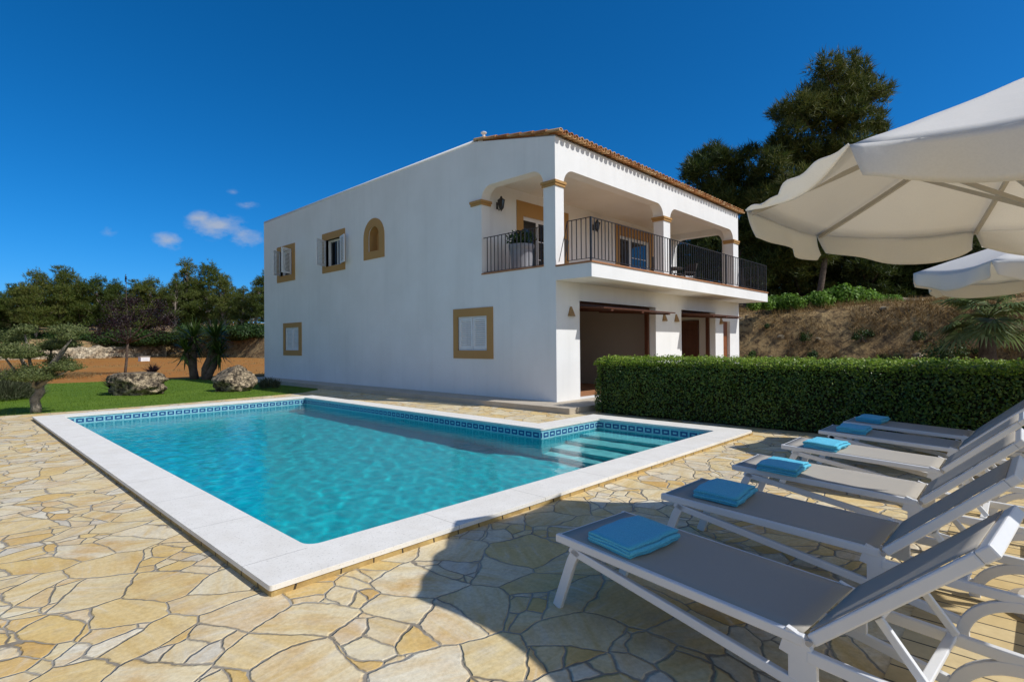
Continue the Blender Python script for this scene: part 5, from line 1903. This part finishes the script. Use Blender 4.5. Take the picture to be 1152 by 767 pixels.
# ---- right-hand side: tall pine group above the bank
def built_pine(col, depth, base_row, trunk_top, clumps, seed, label, group, depth_spread=1.6, r0=0.2):
    rg = np.random.default_rng(seed)
    bz = 2.9
    b0 = spot(col, depth, bz)
    t = thing('tall_pine', b0, label, 'tree', group)
    tk = MB()
    top = spot(trunk_top[0], depth, high(trunk_top[1], depth)) - b0
    tr = wiggle((0, 0, -0.4), top, 7, 0.2, rg)
    tk.tube(tr, [r0 * (1 - 0.85 * i / 7) for i in range(8)], 10)
    cl = []
    for (cx_, cy_, rr) in clumps:
        for rep in range(3):
            dd_ = depth + rg.uniform(-1, 1) * depth_spread
            r_ = 0.98 * rr / 615.384 * depth * (1.0, 0.72, 0.42)[rep]
            c = spot(cx_ + (rg.uniform(-0.4, 0.4) * rr * rep ** 1.3 if rep else 0), dd_, high(cy_ + (rg.uniform(-0.3, 0.3) * rr * rep ** 1.3 if rep else 0), depth)) - b0
            cl.append((tuple(c), (r_, r_, r_ * 0.72)))
            if rep == 0:
                f = max(0.25, min(0.92, (c.z / top.z) - 0.10))
                q = tr[0].lerp(top, f)
                limb(wiggle(q, c, 4, 0.18, rg), r0 * 0.30, 0.02, tk, 6)
    tk.build('trunk', M['bark'], t, smooth=True, local=True)
    fast_mesh('crown', pine_crown(cl, rg, 27, 7, 0.46, 0.046, 0.4, -0.05, 2.8), 3, [M['pine_near']], t)
    return t


RW = 'pines of the wood above the dry bank'
built_pine(917, 32, 340, (950, 66), [(952, 70, 20), (935, 84, 22), (968, 80, 18), (915, 105, 22), (950, 105, 30), (980, 98, 22), (996, 112, 11), (900, 130, 24), (930, 132, 34), (968, 132, 28),
      (990, 145, 12), (880, 120, 14), (882, 158, 24), (912, 165, 36), (950, 165, 32), (975, 172, 14), (868, 185, 22), (895, 200, 34), (930, 200, 36), (960, 205, 20), (905, 235, 34), (870, 225, 30), (940, 240, 30), (885, 260, 30), (920, 275, 32)],
      41, 'tall dense dark pine towering behind the big parasol', RW)
built_pine(838, 34, 340, (826, 180), [(792, 172, 17), (806, 165, 12), (820, 182, 18), (788, 192, 20), (776, 198, 9), (812, 200, 24), (843, 172, 13), (840, 192, 22), (858, 205, 22), (828, 222, 30), (800, 216, 18), (855, 235, 28), (840, 262, 30), (865, 275, 26), (880, 290, 26), (848, 300, 22)],
      42, 'bushy pine rising just past the right end of the tiled roof', RW, 1.4, 0.2)
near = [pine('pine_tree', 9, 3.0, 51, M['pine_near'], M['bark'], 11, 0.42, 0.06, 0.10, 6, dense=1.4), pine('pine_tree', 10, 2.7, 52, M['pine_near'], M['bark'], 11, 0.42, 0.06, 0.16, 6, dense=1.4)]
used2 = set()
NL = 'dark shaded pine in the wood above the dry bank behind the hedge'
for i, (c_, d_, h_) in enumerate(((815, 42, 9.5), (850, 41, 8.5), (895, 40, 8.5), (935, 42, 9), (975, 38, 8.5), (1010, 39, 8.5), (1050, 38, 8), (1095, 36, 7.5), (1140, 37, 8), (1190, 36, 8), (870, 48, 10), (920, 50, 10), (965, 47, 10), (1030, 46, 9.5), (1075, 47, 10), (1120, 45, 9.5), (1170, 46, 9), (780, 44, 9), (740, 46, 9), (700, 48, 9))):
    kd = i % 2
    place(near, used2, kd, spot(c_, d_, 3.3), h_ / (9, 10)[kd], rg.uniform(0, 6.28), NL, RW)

# shrubs along the top of the bank
sh = leafy('vine_shrub', (0, 0, 0), (0.85, 0.85, 0.85), 1500, 0.13, M['shrub'], None, None, None, 61, 8, True)
first = True
SL = 'bright green leafy vine shrub along the top of the dry bank'
for i, (c_, s) in enumerate(((846, 0.6), (858, 0.65), (872, 0.75), (888, 0.8), (905, 0.7), (920, 0.85), (938, 1.0), (955, 1.15), (972, 1.05), (988, 0.85), (1004, 0.7))):
    o = sh if first else copy_tree(sh); first = False
    o.location = spot(c_, 27.2 + rg.uniform(-0.3, 0.8), 2.98); s *= 1.25; o.scale = (s, s, s * 1.15); o.rotation_euler = (0, 0, rg.uniform(0, 6))
    tag(o, SL, 'shrub', 'vine shrubs on the bank')
for i, (c_, d_, s) in enumerate(((1012, 28.0, 0.34), (1030, 28.2, 0.42), (1047, 28.0, 0.30), (1021, 28.6, 0.5))):
    bm = bmesh.new(); bmesh.ops.create_icosphere(bm, subdivisions=3, radius=1)
    for v in bm.verts:
        v.co *= 1 + 0.3 * mnoise.noise(v.co * 1.5 + Vector((i * 5, 0, 0))) + 0.1 * mnoise.noise(v.co * 5)
        v.co = (v.co.x * s, v.co.y * s * 1.4, v.co.z * s * 0.75)
    me = bpy.data.meshes.new('field_stone'); bm.to_mesh(me); bm.free()
    o = link_mesh('field_stone', me, None, [M['stonewall']]); o.location = spot(c_, d_, 3.32)
    tag(o, 'pale loose stone on the crest of the dry bank beside the vine shrubs', 'stone', 'stones on the crest of the bank')


# fan palm in front of the bank
def fan_palm(loc, label):
    rg = np.random.default_rng(15)
    t = thing('fan_palm', loc, label, 'palm')
    MB().tube(wiggle((0, 0, -0.05), (0, 0, 2.0), 4, 0.03, rg), [0.26, 0.24, 0.22, 0.2, 0.16], 10).build('trunk', M['bark'], t, local=True)
    stalks = MB()
    vs = []
    for k in range(26):
        an = k * 2.399 + rg.uniform(-0.3, 0.3)
        el = rg.uniform(-0.45, 1.15)
        d = Vector((math.cos(an) * math.cos(el), math.sin(an) * math.cos(el), math.sin(el)))
        s0 = Vector((0, 0, 2.0)); ln = rg.uniform(0.75, 1.1)
        e = s0 + d * ln + Vector((0, 0, -0.10))
        stalks.tube([s0, s0 + d * ln * 0.55 + Vector((0, 0, 0.03)), e], [0.016, 0.013, 0.010], 5)
        side = d.cross(Vector((0, 0, 1))).normalized()
        upn = side.cross(d).normalized()
        fw = (d * 0.8 + Vector((0, 0, -0.35))).normalized()
        fs_ = side; fu = fs_.cross(fw).normalized()
        for q in range(25):
            th = R(-118 + 236 * q / 24)
            ld = fw * math.cos(th) + fs_ * math.sin(th)
            L_ = 0.84 * (1 - 0.22 * abs(th) / R(118)) * rg.uniform(0.9, 1.05)
            w_ = 0.042
            pd = ld.cross(fu).normalized()
            a = e; m_ = e + ld * L_ * 0.55 + fu * 0.02 * (1 if q % 2 else -1); tip = e + ld * L_ + Vector((0, 0, -0.22 * L_))
            vs += [a - pd * 0.004, a + pd * 0.004, m_ + pd * w_, m_ - pd * w_]
            vs += [m_ - pd * w_, m_ + pd * w_, tip + pd * 0.003, tip - pd * 0.003]
    stalks.build('stalks', M['palm'], t, local=True)
    fast_mesh('fronds', np.array([tuple(v) for v in vs]), 4, [M['palm']], t)
    return t


fan_palm(spot(1112, 17.5, 0.15), 'fan palm with spread grey-green fronds between the hedge and the dry bank')
leafy('dark_shrub', spot(1060, 19.5, 0.0), (0.9, 0.9, 1.5), 1600, 0.10, M['dark_shrub'], 'dark bushy shrub left of the fan palm behind the hedge', 'shrub', None, 71)
leafy('dark_shrub', spot(1146, 21.5, 0.0), (1.1, 1.1, 2.2), 2400, 0.10, M['dark_shrub'], 'tall dark shrub right of the fan palm behind the hedge', 'shrub', None, 72)

# low scrub and loose stones on the face of the bank
scp = leafy('scrub_bush', (0, 0, 0), (0.5, 0.5, 0.5), 700, 0.08, M['dark_shrub'], None, None, None, 81, 6, True)
first = True
for i in range(16):
    yy_ = -9 + i * 1.15 + float(rg.uniform(-0.5, 0.5)); dd_ = float(rg.uniform(0.2, 1.9))
    o = scp if first else copy_tree(scp); first = False
    s = float(rg.uniform(0.6, 1.3))
    o.location = (25.5 + dd_, yy_, bank_z(dd_) * 1.1 - 0.15); o.scale = (s, s * 1.3, s * 0.9); o.rotation_euler = (0, 0, float(rg.uniform(0, 6)))
    tag(o, 'small dark green scrub bush clinging to the face of the dry bank', 'bush', 'scrub bushes on the face of the bank')
bm = bmesh.new(); bmesh.ops.create_icosphere(bm, subdivisions=2, radius=1)
for v in bm.verts:
    v.co *= 1 + 0.35 * mnoise.noise(v.co * 1.4 + Vector((3, 0, 0)))
me = bpy.data.meshes.new('bank_stone'); bm.to_mesh(me); bm.free(); me.materials.append(M['stonewall'])
for i in range(14):
    yy_ = -10 + float(rg.uniform(0, 21)); dd_ = float(rg.uniform(0.0, 2.2)); s = float(rg.uniform(0.06, 0.2))
    o = bpy.data.objects.new('bank_stone', me); COL.objects.link(o)
    o.location = (25.45 + dd_, yy_, bank_z(dd_) * 1.1 - 0.02); o.scale = (s, s * 1.4, s * 0.8); o.rotation_euler = (0, 0, float(rg.uniform(0, 6)))
    tag(o, 'small pale stone sticking out of the face of the dry bank', 'stone', 'stones in the face of the bank')
